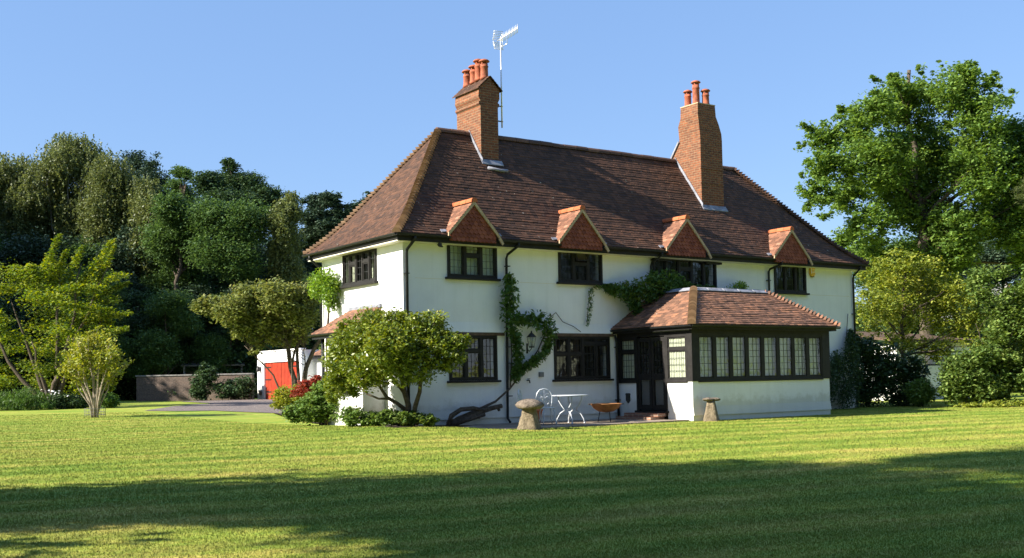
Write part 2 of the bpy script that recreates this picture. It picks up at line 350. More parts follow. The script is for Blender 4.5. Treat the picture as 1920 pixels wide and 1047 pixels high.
def build_each(mb, name, mat, parent=None, bevel=0):
    """every separate piece of the builder becomes an object of its own"""
    par = list(range(len(mb.v)))
    def fd(i):
        while par[i] != i: par[i] = par[par[i]]; i = par[i]
        return i
    for f in mb.f:
        for q in f[1:]: par[fd(q)] = fd(f[0])
    gr = {}
    for k, f in enumerate(mb.f): gr.setdefault(fd(f[0]), []).append(k)
    out = []
    for ks in gr.values():
        ids = sorted({q for k in ks for q in mb.f[k]}); mp = {q: i for i, q in enumerate(ids)}; m2 = MB()
        m2.v = [mb.v[q] for q in ids]; m2.f = [[mp[q] for q in mb.f[k]] for k in ks]; m2.sm = [mb.sm[k] for k in ks]
        out.append(m2.build(name, mat, parent, bevel))
    return out
def quads_obj(name, V, mat, parent=None, n=4):       # V: (k, n, 3) loose faces
    k = len(V); me = bpy.data.meshes.new(name); me.vertices.add(k*n); me.vertices.foreach_set('co', V.reshape(-1).astype(np.float32))
    me.loops.add(k*n); me.loops.foreach_set('vertex_index', np.arange(k*n, dtype=np.int32))
    me.polygons.add(k); me.polygons.foreach_set('loop_start', np.arange(0, k*n, n, dtype=np.int32)); me.polygons.foreach_set('loop_total', np.full(k, n, dtype=np.int32))
    me.materials.append(mat); me.update(calc_edges=True)
    o = bpy.data.objects.new(name, me); COL.objects.link(o)
    if parent: o.parent = parent
    return o
def unit(n):
    a = RNG.normal(size=(n, 3)); return a/np.linalg.norm(a, axis=1, keepdims=True)
def leaves(P, size, aspect=.55, up=.6, hang=0., out=None):
    """leaf-shaped quads at points P"""
    n = len(P); nor = unit(n); nor[:, 2] = np.abs(nor[:, 2])+up
    if out is not None: nor = nor+out*.8
    nor /= np.linalg.norm(nor, axis=1, keepdims=True)
    tt = unit(n); tt[:, 2] -= hang; tt -= nor*(tt*nor).sum(1, keepdims=True); tt /= np.linalg.norm(tt, axis=1, keepdims=True)+1e-9
    ss = np.cross(nor, tt); L = (size*RNG.uniform(.6, 1.35, n))[:, None]; W = L*aspect
    fold = nor*L*.08
    V = np.stack([P-tt*L*.5, P+ss*W*.5-tt*L*.06+fold, P+tt*L*.5, P-ss*W*.5-tt*L*.06+fold], 1)
    return V
def cloud(lobes, nclump, nleaf, csize=.28, shell=.5, flat=.6):
    """clump-wise leaf positions inside ellipsoids; lobes = (centre, (rx,ry,rz))"""
    C_ = np.array([l[0] for l in lobes]); Rr = np.array([l[1] for l in lobes])
    wgt = (Rr[:, 0]*Rr[:, 1]*Rr[:, 2])**.75; wgt /= wgt.sum()
    id_ = RNG.choice(len(lobes), nclump, p=wgt); d = unit(nclump)
    rad = RNG.uniform(0, 1, nclump)**shell*.93
    cen = C_[id_]+d*Rr[id_]*rad[:, None]
    cs = np.cbrt(Rr[id_].prod(1))*csize*RNG.uniform(.55, 1.4, nclump)
    cnt = np.maximum(3, (nleaf*RNG.uniform(.4, 1.7, nclump))).astype(int)
    ii = np.repeat(np.arange(nclump), cnt)
    q = unit(len(ii))*(RNG.uniform(0, 1, len(ii))**.6)[:, None]*cs[ii][:, None]; q[:, 2] *= flat
    m_ = len(ii)//9; jd = RNG.choice(len(lobes), m_, p=wgt); fill = C_[jd]+unit(m_)*Rr[jd]*(RNG.uniform(0, 1, m_)**.4)[:, None]*1.02
    return np.concatenate([cen[ii]+q, fill]), cen
def limb(mb, a, b, r0, r1, sag=.12, seg=6, k=5):
    a = np.array(a, float); b = np.array(b, float); L = np.linalg.norm(b-a)
    o1 = RNG.normal(size=3)*L*sag*.5; o1[2] = abs(o1[2])*.6
    pts = []
    for i in range(k+1):
        t_ = i/k; pts.append(a*(1-t_)+b*t_+o1*4*t_*(1-t_)*.6+RNG.normal(size=3)*L*.012)
    mb.tube(pts, [r0+(r1-r0)*i/k for i in range(k+1)], seg)
    return pts
def lob(u, v, ru, rv, D, off=0., rd=None):
    c = dep(u, v, D+off); s = (D+off)/F
    return (c, (ru*s, (rd if rd else (ru+rv)/2)*s, rv*s))
def orient(P, lobes): return P
def tree(name, label, cat, base, lobes, leaf, barkm, nclump, nleaf, size, trunk_r=.15, stems=1, group=None,
         csize=.40, shell=.5, flat=.65, up=.6, aspect=.55, hang=0., nlimb=14, fork=.35, crown='crown', trunk='trunk', spread=.1):
    base = np.array(base, float); T = thing(name, label, cat, base, 0, group)
    lobes = [(np.array(c)-base, r) for c, r in lobes]
    P, cen = cloud(lobes, nclump, nleaf, csize, shell, flat)
    quads_obj(crown, leaves(P, size, aspect, up, hang), leaf, T)
    mb = MB(); cc = np.mean([l[0] for l in lobes], 0); top = max(l[0][2] for l in lobes)
    for s in range(stems):
        a = np.array([math.cos(s*2.4)*spread*(stems > 1), math.sin(s*2.4)*spread*(stems > 1), -.05])
        if stems > 1:
            e = lobes[(s*3) % len(lobes)][0]; f = np.array([e[0]*.62, e[1]*.62, top*.62])
        else: f = np.array([cc[0]*.8, cc[1]*.8, top*.93])
        ax_ = limb(mb, a, f, trunk_r, trunk_r*.22, .05, 9, 9)
        cand = np.array([j for j in range(len(cen)) if stems == 1 or (j % stems) == s]); pick = RNG.choice(cand, min(nlimb, len(cand)), replace=False)
        for j in pick:
            e = cen[j]; hz = np.hypot(e[0]-cc[0]*.5, e[1]-cc[1]*.5); zt = np.clip((e[2]-hz*.75)/max(.1, f[2]), fork*.8, .93); q = zt*9; i0 = min(8, int(q))
            st_ = ax_[i0]*(1-(q-i0))+ax_[i0+1]*(q-i0); r_ = trunk_r*(1-.78*zt)*.55
            limb(mb, st_, st_+(e-st_)*.95, r_, r_*.12, .12, 6, 5)
    mb.build(trunk, barkm, T)
    return T

# ================================================================== THE GROUND
def gridmesh(name, xs, ys, mat, dz=0.):
    X, Y = np.meshgrid(xs, ys); Z = g(X, Y)+dz; nx, ny = len(xs), len(ys)
    v = np.stack([X, Y, Z], -1).reshape(-1, 3)
    mb = MB(); mb.v = [tuple(p) for p in v]
    mb.f = [(j*nx+i, j*nx+i+1, (j+1)*nx+i+1, (j+1)*nx+i) for j in range(ny-1) for i in range(nx-1)]; mb.sm = [True]*len(mb.f)
    return mb.build(name, mat)
ax = np.concatenate([[-900, -400, -200, -120, -70, -45], np.arange(-32, 34, .8), [40, 55, 80, 130, 220, 400, 900]])
ay = np.concatenate([[-900, -400, -150, -80, -50, -38], np.arange(-30, 45, .8), [50, 62, 80, 120, 200, 400, 900]])
tag(gridmesh('lawn', ax, ay, LAWN), 'mown yellow green garden lawn in front of the white house', None, None, 'structure')

def sheet(name, ring, mat, dz, kind='structure', label=None):   # flat sheet laid over the ground: ring of (x,y)
    import mathutils.geometry as mg
    ring = [tuple(p) for p in ring]; xs = [p[0] for p in ring]; ys = [p[1] for p in ring]
    pts = [Vector(p) for p in ring]; n = len(pts)
    ed = [(i, (i+1) % n) for i in range(n)]
    for x in np.arange(min(xs)+.4, max(xs), .9):
        for y in np.arange(min(ys)+.4, max(ys), .9): pts.append(Vector((x, y)))
    r = mg.delaunay_2d_cdt(pts, ed, [list(range(n))], 2, 1e-4)
    mb = MB(); mb.add([(p.x, p.y, float(g(p.x, p.y))+dz) for p in r[0]], r[2], True)
    o = mb.build(name, mat); return tag(o, label, None, None, kind)
front = [gpt(u, v)[:2] for u, v in [(270, 771), (330, 772), (400, 771), (470, 774), (530, 776), (580, 778)]]
back = [(13.0, 21.), (10.75, 28.), (10.75, 37.5), (6.5, 38.)]+[gpt(u, v)[:2] for u, v in [(400, 757), (330, 762)]]
sheet('driveway', front+back, GRAVEL, .02, 'structure', 'grey gravel driveway in front of the red garage door')
# patio: separate flagstones on a bed
mb = MB(); mb.box(.9, 6.6, -2.75, -.06, -.12, .012)
tag(mb.build('patio_bed', SOIL), 'narrow bed of mortar under the flagstones', None, None, 'structure')
mb = MB()
y = -2.9; row = 0
while y < -.12:
    h = random.choice([.42, .5, .6]); x = .7+random.uniform(0, .4); y1 = min(y+h, -.07)
    while x < 6.9:
        wd = random.choice([.45, .6, .75]); x1 = min(x+wd, 6.94)
        if x1-x > .15:
            z = .03+random.uniform(0, .008); mb.box(x+.008, x1-.008, y+.008, y1-.008, -.05, z)
        x = x1
    y = y1
tag(mb.build('patio', PAVING), 'brown flagstone patio along the front of the house', None, None, 'structure')
bedring = [gpt(u, v)[:2] for u, v in [(505, 769), (545, 780), (570, 791), (640, 797), (740, 803), (835, 801)]]+[(2.2, -.1), (-.1, -.1), (-.1, 5), (3, 16)]
sheet('border_soil', bedring, SOIL, .015, 'structure', 'dark soil of the planted border at the house corner')

# ================================================================== THE HOUSE
L, D_ = 17.49, 4.75
house = thing('country_house', 'white rendered country house with brown hipped tile roof, black window frames and tiled gablets', 'house', (0, 0, 0))
def fr(O, U, Nn):
    O, U, Nn = np.array(O, float), np.array(U, float), np.array(Nn, float)
    return lambda u, n_, z: O+U*u+Nn*n_+np.array([0, 0, z])
FRONT = fr((0, 0, 0), (1, 0, 0), (0, -1, 0))       # (along, outward, up)
LEFT = fr((0, 0, 0), (0, 1, 0), (-1, 0, 0))
CFRONT = fr((0, -3.03, 0), (1, 0, 0), (0, -1, 0))
CLEFT = fr((6.955, 0, 0), (0, 1, 0), (-1, 0, 0))
BLEFT = fr((-.64, 0, 0), (0, 1, 0), (-1, 0, 0))
def wall(mb, M, u0, u1, z0, z1, holes, th=.25):
    us = sorted({u0, u1, *[h[0] for h in holes], *[h[1] for h in holes]}); zs = sorted({z0, z1, *[h[2] for h in holes], *[h[3] for h in holes]})
    inh = lambda u, z: any(h[0] < u < h[1] and h[2] < z < h[3] for h in holes)
    for a, b in zip(us, us[1:]):
        for c, d in zip(zs, zs[1:]):
            if inh((a+b)/2, (c+d)/2): continue
            mb.quad(M(a, 0, c), M(b, 0, c), M(b, 0, d), M(a, 0, d)); mb.quad(M(a, -th, c), M(a, -th, d), M(b, -th, d), M(b, -th, c))
    for a, b, c, d in holes:
        mb.quad(M(a, 0, c), M(a, -th, c), M(a, -th, d), M(a, 0, d)); mb.quad(M(b, 0, c), M(b, 0, d), M(b, -th, d), M(b, -th, c))
        mb.quad(M(a, 0, c), M(b, 0, c), M(b, -th, c), M(a, -th, c)); mb.quad(M(a, 0, d), M(a, -th, d), M(b, -th, d), M(b, 0, d))
def window(M, u0, u1, z0, z1, nl, trans={}, sill=True, curtain=None, lead=(.13, .19), fw_=.055, mw=.075, proud=.05, label=None, opened=None, parent=None, cover=1.0, lw=.0045, cdep=.13):
    """timber window: outer frame, mullions, transoms as one mesh; glass, leading, sill and curtain below it"""
    mb = MB(); bx = lambda a, b, c, d, n0=-.04, n1=proud: mb.box(a, b, n0, n1, c, d)
    bx(u0, u0+fw_, z0, z1); bx(u1-fw_, u1, z0, z1); bx(u0+fw_, u1-fw_, z0, z0+fw_); bx(u0+fw_, u1-fw_, z1-fw_, z1)
    gl = (u1-u0-2*fw_-(nl-1)*mw)/nl; panes = []
    for i in range(nl):
        a = u0+fw_+i*(gl+mw); b = a+gl
        if i: bx(a-mw, a, z0+fw_, z1-fw_, -.04, proud-.004)
        if i in trans:
            tz = trans[i]; bx(a, b, tz-.035, tz+.035, -.04, proud-.008); panes += [(a, b, z0+fw_, tz-.035, i, 0), (a, b, tz+.035, z1-fw_, i, 1)]
        else: panes.append((a, b, z0+fw_, z1-fw_, i, 0))
    op = []
    cs = .032
    for p in panes:
        a, b, c, d = p[:4]
        if opened and (p[4], p[5]) == opened: op.append(p); continue
        for q in ((a, a+cs, c, d), (b-cs, b, c, d), (a+cs, b-cs, c, c+cs), (a+cs, b-cs, d-cs, d)): bx(*q, -.03, proud-.022)
    mb.frame(lambda u, n_, z: M(u, n_, z)); wn = mb.build('window', BLACK, parent or house)
    if label: wn['label'] = label
    gm = MB(); lm = MB()
    for p in panes:
        a, b, c, d = p[0]+cs, p[1]-cs, p[2]+cs, p[3]-cs
        if p in op:                                    # top-hung casement pushed out
            ang = R_(24); H = p[3]-p[2]
            T_ = lambda u, n_, z: M(u, proud-.01+math.sin(ang)*(p[3]-z)+math.cos(ang)*n_, p[3]-math.cos(ang)*(p[3]-z)+math.sin(ang)*n_)
            om = MB()
            for q in ((p[0], a, p[2], p[3]), (b, p[1], p[2], p[3]), (a, b, p[2], c), (a, b, d, p[3])): om.box(q[0], q[1], -.015, .015, q[2], q[3])
            om.frame(T_).build('casement', BLACK, wn)
            gm.quad(T_(a, 0, c), T_(b, 0, c), T_(b, 0, d), T_(a, 0, d)); continue
        tl = [RNG.normal()*.004 for _ in range(4)]
        gm.quad(M(a, tl[0], c), M(b, tl[1], c), M(b, tl[2], d), M(a, tl[3], d))
        k = max(2, round((b-a)/lead[0])); r = max(2, round((d-c)/lead[1]))
        for i in range(1, k): lm.box(a+(b-a)*i/k-lw, a+(b-a)*i/k+lw, .006, .013, c, d)
        for i in range(1, r): lm.box(a, b, .005, .012, c+(d-c)*i/r-lw, c+(d-c)*i/r+lw)
    gm.build('pane', GLASS, wn); lm.frame(lambda u, n_, z: M(u, n_, z)).build('leading', LEADC, wn)
    if sill:
        sm = MB(); sm.box(u0-.07, u1+.07, -.02, proud+.07, z0-.06, z0-.002); sm.frame(lambda u, n_, z: M(u, n_, z)).build('sill', BLACK, wn, .008)
    if curtain:
        cm = MB(); k = 60*max(1, int(u1-u0)); vs = []
        for i in range(k+1):
            u = u0+.03+(u1-u0-.06)*i/k; n_ = -cdep+(.022*math.sin(u*52)+.012*math.sin(u*23+1))*min(1, cdep/.12)
            for z in (z0+.02, z1-.02): vs.append(M(u, n_, z))
        fs = [(2*i, 2*i+2, 2*i+3, 2*i+1) for i in range(k) if cover >= 1 or (i/k < cover/2 or i/k > 1-cover/2)]
        cm.add(vs, fs, True); cm.build('curtain', curtain, wn)
    return wn

# ---- walls
ZT = 4.72
W_UP = [(1.30, 2.83, 3.86, 4.76), (4.89, 6.44, 3.86, 4.76), (8.38, 10.97, 3.80, 4.72), (13.59, 15.09, 3.84, 4.76)]
W_LO = [(1.31, 2.785, 1.18, 2.35), (4.68, 6.645, 1.16, 2.35)]
ho = [(a+.02, b-.02, c+.02, min(d-.02, ZT-.012)) for a, b, c, d in W_UP+W_LO]
mb = MB(); wall(mb, FRONT, 0, L, -.2, ZT, ho)
LW = (1.39, 3.34, 3.83, 4.80)
wall(mb, LEFT, 0, D_, -.2, ZT, [(LW[0]+.02, LW[1]-.02, LW[2]+.02, ZT-.012), (1.6, 3.6, .9, 2.2)])
mb.quad((0, D_, -.2), (L, D_, -.2), (L, D_, ZT), (0, D_, ZT)); mb.quad((L, 0, -.2), (L, D_, -.2), (L, D_, ZT), (L, 0, ZT))
mb.build('wall', WHITE, house)
# plinth and the drip of the upper render over the ground floor windows, thin render joint
mb = MB()
for a, b in ((0, 6.9), (12.5, L)): mb.prism([(0, 0, .42), (0, -.035, .20), (0, -.035, .185), (0, .004, .185)], (a, 0, 0), (b, 0, 0))
build_each(mb, 'render_skirt', WHITE, house)
mb = MB()
mb.prism([(0, 0, 2.70), (0, -.05, 2.46), (0, -.05, 2.435), (0, 0, 2.435)], (.9, 0, 0), (6.75, 0, 0))
mb.build('render_drip', WHITE, house)
mb = MB()
for a, b in ((.35, 1.25), (2.9, 4.82), (6.5, 8.3), (11.05, 13.5), (15.2, 17.3)): mb.box(a, b, -.004, .01, 3.795, 3.807)
build_each(mb, 'render_joint', CREAM, house)
# lintels
mb = MB(); mb.box(1.12, 3.02, -.065, .02, 2.352, 2.434); mb.box(4.58, 6.78, -.065, .02, 2.352, 2.434); build_each(mb, 'lintel', OAKWOOD, house, .008)
# dark rooms
mb = MB()
mb.quad((.26, D_-.02, 0), (L-.3, D_-.02, 0), (L-.3, D_-.02, ZT), (.26, D_-.02, ZT))
mb.quad((.26, .26, .1), (L, .26, .1), (L, D_, .1), (.26, D_, .1)); mb.box(.26, L-.02, .26, D_-.03, 2.6, 2.8)
mb.quad((.02, .02, ZT-.005), (L-.02, .02, ZT-.005), (L-.02, D_-.02, ZT-.005), (.02, D_-.02, ZT-.005))
for x in (3.6, 7.2, 12.2): mb.box(x, x+.12, .26, D_-.03, .1, 2.59); mb.box(x+.3, x+.42, .26, D_-.03, 2.81, ZT-.02)
mb.build('room', ROOM, house)

# ---- windows
window(FRONT, *W_UP[0], 3, {1: 4.45}, curtain=CURTG, label='three light upper window with pale curtains, nearest the house corner')
window(FRONT, *W_UP[1], 3, {1: 4.40}, opened=(1, 1), label='three light upper window with its small top light pushed open')
window(FRONT, *W_UP[2], 5, {2: 4.42}, label='wide dark five light upper window above the garden room roof')
window(FRONT, *W_UP[3], 3, {}, label='dark three light upper window farthest from the corner')
window(FRONT, *W_LO[0], 3, {1: 1.95}, label='three light ground floor window behind the camellia')
window(FRONT, *W_LO[1], 4, {0: 1.86, 1: 1.86, 2: 2.15, 3: 2.15}, label='wide ground floor window above the garden table')
window(LEFT, LW[0], LW[1], LW[2], ZT-.01, 5, {1: 4.40, 3: 4.40}, curtain=CURT, lead=(.12, .17), cover=.7, label='five light sunlit upper window on the end wall')
# ledge over the outer lights of the wide window
mb = MB(); mb.box(8.3, 8.98, -.16, -.02, 4.60, 4.66); mb.box(10.45, 11.1, -.16, -.02, 4.60, 4.66); build_each(mb, 'window_hood', BLACK, house)

# ---- roof
ZE, ZR, EO = 4.88, 8.25, .37
YR0, YR1 = 2.25, 2.30                                    # ridge
RUNF = YR0+EO; RUNL = 2.45+EO; RUNR = L+EO-14.21; RUNB = D_+EO-YR1
def hprof(t):                                            # t = 0 eave .. 1 ridge, sprocketed foot
    d = t*RUNF; k = .9; s0 = .82; s1 = (ZR-ZE-k*s0*.5)/(RUNF-k*.5)
    return ZE+(s0*d+(s1-s0)*d*d/(2*k) if d < k else s0*k+(s1-s0)*k/2+s1*(d-k))
def hroof(x, y):
    return hprof(max(0, min(1, (y+EO)/RUNF, (x+EO)/RUNL, (L+EO-x)/RUNR, (D_+EO-y)/RUNB)))
faces = {'front': (lambda a, t: (a, -EO+t*RUNF), lambda t: (-EO+t*RUNL, L+EO-t*RUNR)),
         'left': (lambda a, t: (-EO+t*RUNL, a), lambda t: (-EO+t*RUNF, D_+EO-t*RUNB)),
         'right': (lambda a, t: (L+EO-t*RUNR, a), lambda t: (-EO+t*RUNF, D_+EO-t*RUNB)),
         'back': (lambda a, t: (a, D_+EO-t*RUNB), lambda t: (-EO+t*RUNL, L+EO-t*RUNR))}
def tilefield(mb, T, lim, run, hp, expo=.105, tw=.165, th=.029, jit=.0045, skip=None):
    """rows of single plain tiles over one roof slope, butt edges raised, clipped at hips"""
    ts = [0.]; s = 0
    while ts[-1] < 1:
        t_ = ts[-1]; sl_ = (hp(min(1, t_+.02))-hp(t_))/(.02*run) if t_ < .98 else 1.3
        ts.append(t_+expo/math.sqrt(1+sl_*sl_)/run)
    for i in range(len(ts)-1):
        t0, t1 = ts[i], min(1., ts[i+1]+.02/run); lo0, hi0 = lim(t0); lo1, hi1 = lim(min(1, t1))
        a = lo0-tw*(.5 if i % 2 else 0)-random.uniform(0, .02); wob = .006*math.sin(i*1.7)
        while a < hi0:
            b = a+tw-.004; a0, b0 = max(a, lo0), min(b, hi0); a1, b1 = min(max(a, lo1), hi1), max(min(b, hi1), lo1)
            if b0-a0 > .02 and not (skip and skip((a0+b0)/2, t0)):
                l0 = th+random.uniform(-jit, jit)*1.3; tilt = random.uniform(-jit, jit)*.6; dt = random.uniform(-.006, .006)/run
                h0, h1 = hp(max(0, t0+dt)), hp(min(1, t1))
                x0, y0 = T(a0, t0+dt); x1, y1 = T(b0, t0+dt); x2, y2 = T(b1, t1); x3, y3 = T(a1, t1)
                mb.add([(x0, y0, h0+l0+tilt+wob), (x1, y1, h0+l0-tilt+wob), (x2, y2, h1+.006), (x3, y3, h1+.006), (x0, y0, h0+.0), (x1, y1, h0+.0)],
                       [(0, 1, 2, 3), (4, 5, 1, 0), (4, 0, 3), (5, 2, 1)])
            a += tw
mb = MB()
tilefield(mb, *faces['front'], RUNF, hprof); tilefield(mb, *faces['left'], RUNL, hprof)
tilefield(mb, *faces['right'], RUNR, hprof, expo=.12)
tilefield(mb, *faces['back'], RUNB, hprof, expo=.2, tw=.4)
roof = mb.build('roof', ROOFT, house)
mb = MB(); K = 24                                        # boarding under the tiles
for nm, (T, lim) in faces.items():
    vs = []
    for i in range(K+1):
        t_ = i/K; a, b = lim(t_)
        for q in (a, b): x, y = T(q, t_); vs.append((x, y, hprof(t_)-.004))
    mb.add(vs, [(2*i, 2*i+1, 2*i+3, 2*i+2) for i in range(K)])
mb.build('roof_boarding', OAKWOOD, roof)
def halfpipe(mb, a, b, r0, r1, lift0=0, lift1=0, seg=6, drop=.25):
    a = np.array(a, float); b = np.array(b, float); d = (b-a)/np.linalg.norm(b-a); s = np.cross(d, (0, 0, 1)); s /= np.linalg.norm(s); u = np.cross(s, d)
    vs = []
    for p, r, l in ((a, r0, lift0), (b, r1, lift1)):
        for k in range(seg+1):
            th = -drop+(math.pi+2*drop)*k/seg; vs.append(p+u*(l+r*math.sin(th))+s*r*math.cos(th))
    n = seg+1
    mb.add(vs, [(k, k+1, n+k+1, n+k) for k in range(seg)]+[[*range(n)][::-1]], False)
# ridge
mb = MB(); x = 2.40
while x < 14.25:
    x1 = min(x+.45, 14.3); j = random.uniform(-.008, .008); halfpipe(mb, (x, 2.275, ZR-.01+j), (x1-.012, 2.275, ZR-.01+j+random.uniform(-.006, .006)), .115, .115); x = x1
mb.build('ridge_tiles', RIDGET, roof)
def hip(P0, step, r, name, par, mat):
    """bonnet tiles stepping up a hip; P0(t) gives the point on the hip"""
    mb = MB(); t_ = 0
    while t_ < 1:
        p = P0(t_); q = P0(min(1, t_+.02)); dl = np.linalg.norm(q-p)/.02; t1 = t_+step/dl; q = P0(min(1.0, t1+.3*step/dl))
        j = random.uniform(-.006, .006); halfpipe(mb, p+np.array([0, 0, j-.03]), q+np.array([0, 0, -.06]), r*1.1, r*.72, .025, 0, 6, .1); t_ = t1
    return mb.build(name, mat, par)
hipP = lambda x0, x1, y0, y1: (lambda t: np.array([x0+(x1-x0)*t, y0+(y1-y0)*t, hprof(min(1, t))+.02]))
hip(hipP(-EO, 2.45, -EO, YR0), .125, .105, 'hip_tiles', roof, HIPT); hip(hipP(-EO, 2.45, D_+EO, YR1), .12, .10, 'hip_tiles', roof, HIPT)
hip(hipP(L+EO, 14.21, -EO, YR0), .115, .12, 'hip_tiles', roof, ROOFT); hip(hipP(L+EO, 14.21, D_+EO, YR1), .115, .12, 'hip_tiles', roof, ROOFT)
# eaves: soffit, fascia, gutters
GAB = ((1.88, .73, 5.79), (5.44, .76, 5.86), (9.41, .80, 5.87), (14.0, .79, 5.82))
mb = MB()
mb.box(-.30, L+.30, -.30, .0, 4.68, 4.705); mb.box(-.30, -.0, .0, D_+.3, 4.68, 4.705); mb.box(L, L+.3, 0, D_+.3, 4.68, 4.705); mb.box(0, L, D_, D_+.3, 4.68, 4.705)
mb.build('soffit', SOFFIT, house)
mb = MB(); mb.box(-.325, L+.325, -.325, -.301, 4.69, 4.875); mb.box(-.325, -.301, -.3, D_+.325, 4.72, 4.875); mb.box(L+.301, L+.325, -.3, D_+.325, 4.69, 4.875); mb.box(-.3, L+.3, D_+.301, D_+.325, 4.69, 4.875)
mb.build('fascia', BLACK, house)
def gutter(mb, a, b, r=.058, seg=8):
    a = np.array(a, float); b = np.array(b, float); d = (b-a)/np.linalg.norm(b-a); s = np.cross(d, (0, 0, 1)); s /= np.linalg.norm(s)
    vs = []
    for p in (a, b):
        for k in range(seg+1):
            th = math.pi*k/seg; vs.append(p+s*r*math.cos(th)-np.array([0, 0, 1])*r*math.sin(th))
        for k in range(seg+1):
            th = math.pi*(seg-k)/seg; vs.append(p+s*(r-.008)*math.cos(th)-np.array([0, 0, 1])*(r-.008)*math.sin(th))
    n = 2*seg+2
    mb.add(vs, [(k, (k+1) % n, n+(k+1) % n, n+k) for k in range(n)]+[[*range(n)][::-1], [*range(n, 2*n)]], False)
mb = MB(); zg = 4.862
xs_ = [-.40]+[q for xc, hw, za in GAB for q in (xc-hw+.02, xc+hw+.04)]+[L+.42]
for a, b in zip(xs_[::2], xs_[1::2]): gutter(mb, (a, -.39, zg), (b, -.39, zg))
gutter(mb, (-.39, D_+.4, zg), (-.39, -.39, zg)); gutter(mb, (L+.39, -.39, zg), (L+.39, D_+.4, zg))
for x in [q for q in np.arange(.2, L, 1.1) if not any(abs(q-xc) < hw+.06 for xc, hw, za in GAB)]: pass
for y in np.arange(.2, D_, 1.0): pass
build_each(mb, 'gutter', GUTTER, house)
def downpipe(pts, r=.036, clips=()):
    mb = MB(); mb.tube(pts, r, 8)
    for c in clips: mb.box(pts[-1][0]-.055, pts[-1][0]+.055, pts[-1][1]-.045, pts[-1][1]+.09, c-.012, c+.012)
    return mb.build('downpipe', GUTTER, house)
downpipe([(.14, -.39, 4.81), (.14, -.39, 4.74), (.07, -.10, 4.50), (.07, -.075, 4.42), (.07, -.075, .02)], .04, (3.9, 2.6, 1.2))
downpipe([(3.30, -.39, 4.81), (3.30, -.39, 4.74), (3.13, -.10, 4.52), (3.11, -.075, 4.42), (3.06, -.075, .16), (3.09, -.16, .05)], .036, (4.2, 2.05, 1.62, .75))
downpipe([(8.42, -.39, 4.81), (8.42, -.39, 4.74), (8.27, -.10, 4.55), (8.26, -.075, 4.45), (8.26, -.075, 3.72)], .036)
downpipe([(13.56, -.39, 4.80), (13.55, -.38, 4.70), (13.30, -.10, 4.56), (13.27, -.075, 4.48), (13.27, -.075, 3.7), (13.27, -.075, 2.7)], .036, (4.2,))
downpipe([(L-.05, -.39, 4.81), (L-.05, -.39, 4.74), (L-.05, -.10, 4.5), (L-.05, -.075, 4.4), (L-.05, -.075, .02)], .036, (3.2, 1.5))
downpipe([(6.80, -.085, 2.40), (6.86, -.085, 2.2), (6.88, -.085, .06)], .036, (2.05, .55))
downpipe([(-.39, D_+.0, 4.81), (-.39, D_, 4.74), (-.12, D_-.05, 4.5), (-.075, D_-.06, 4.4), (-.075, D_-.06, 2.7)], .036)

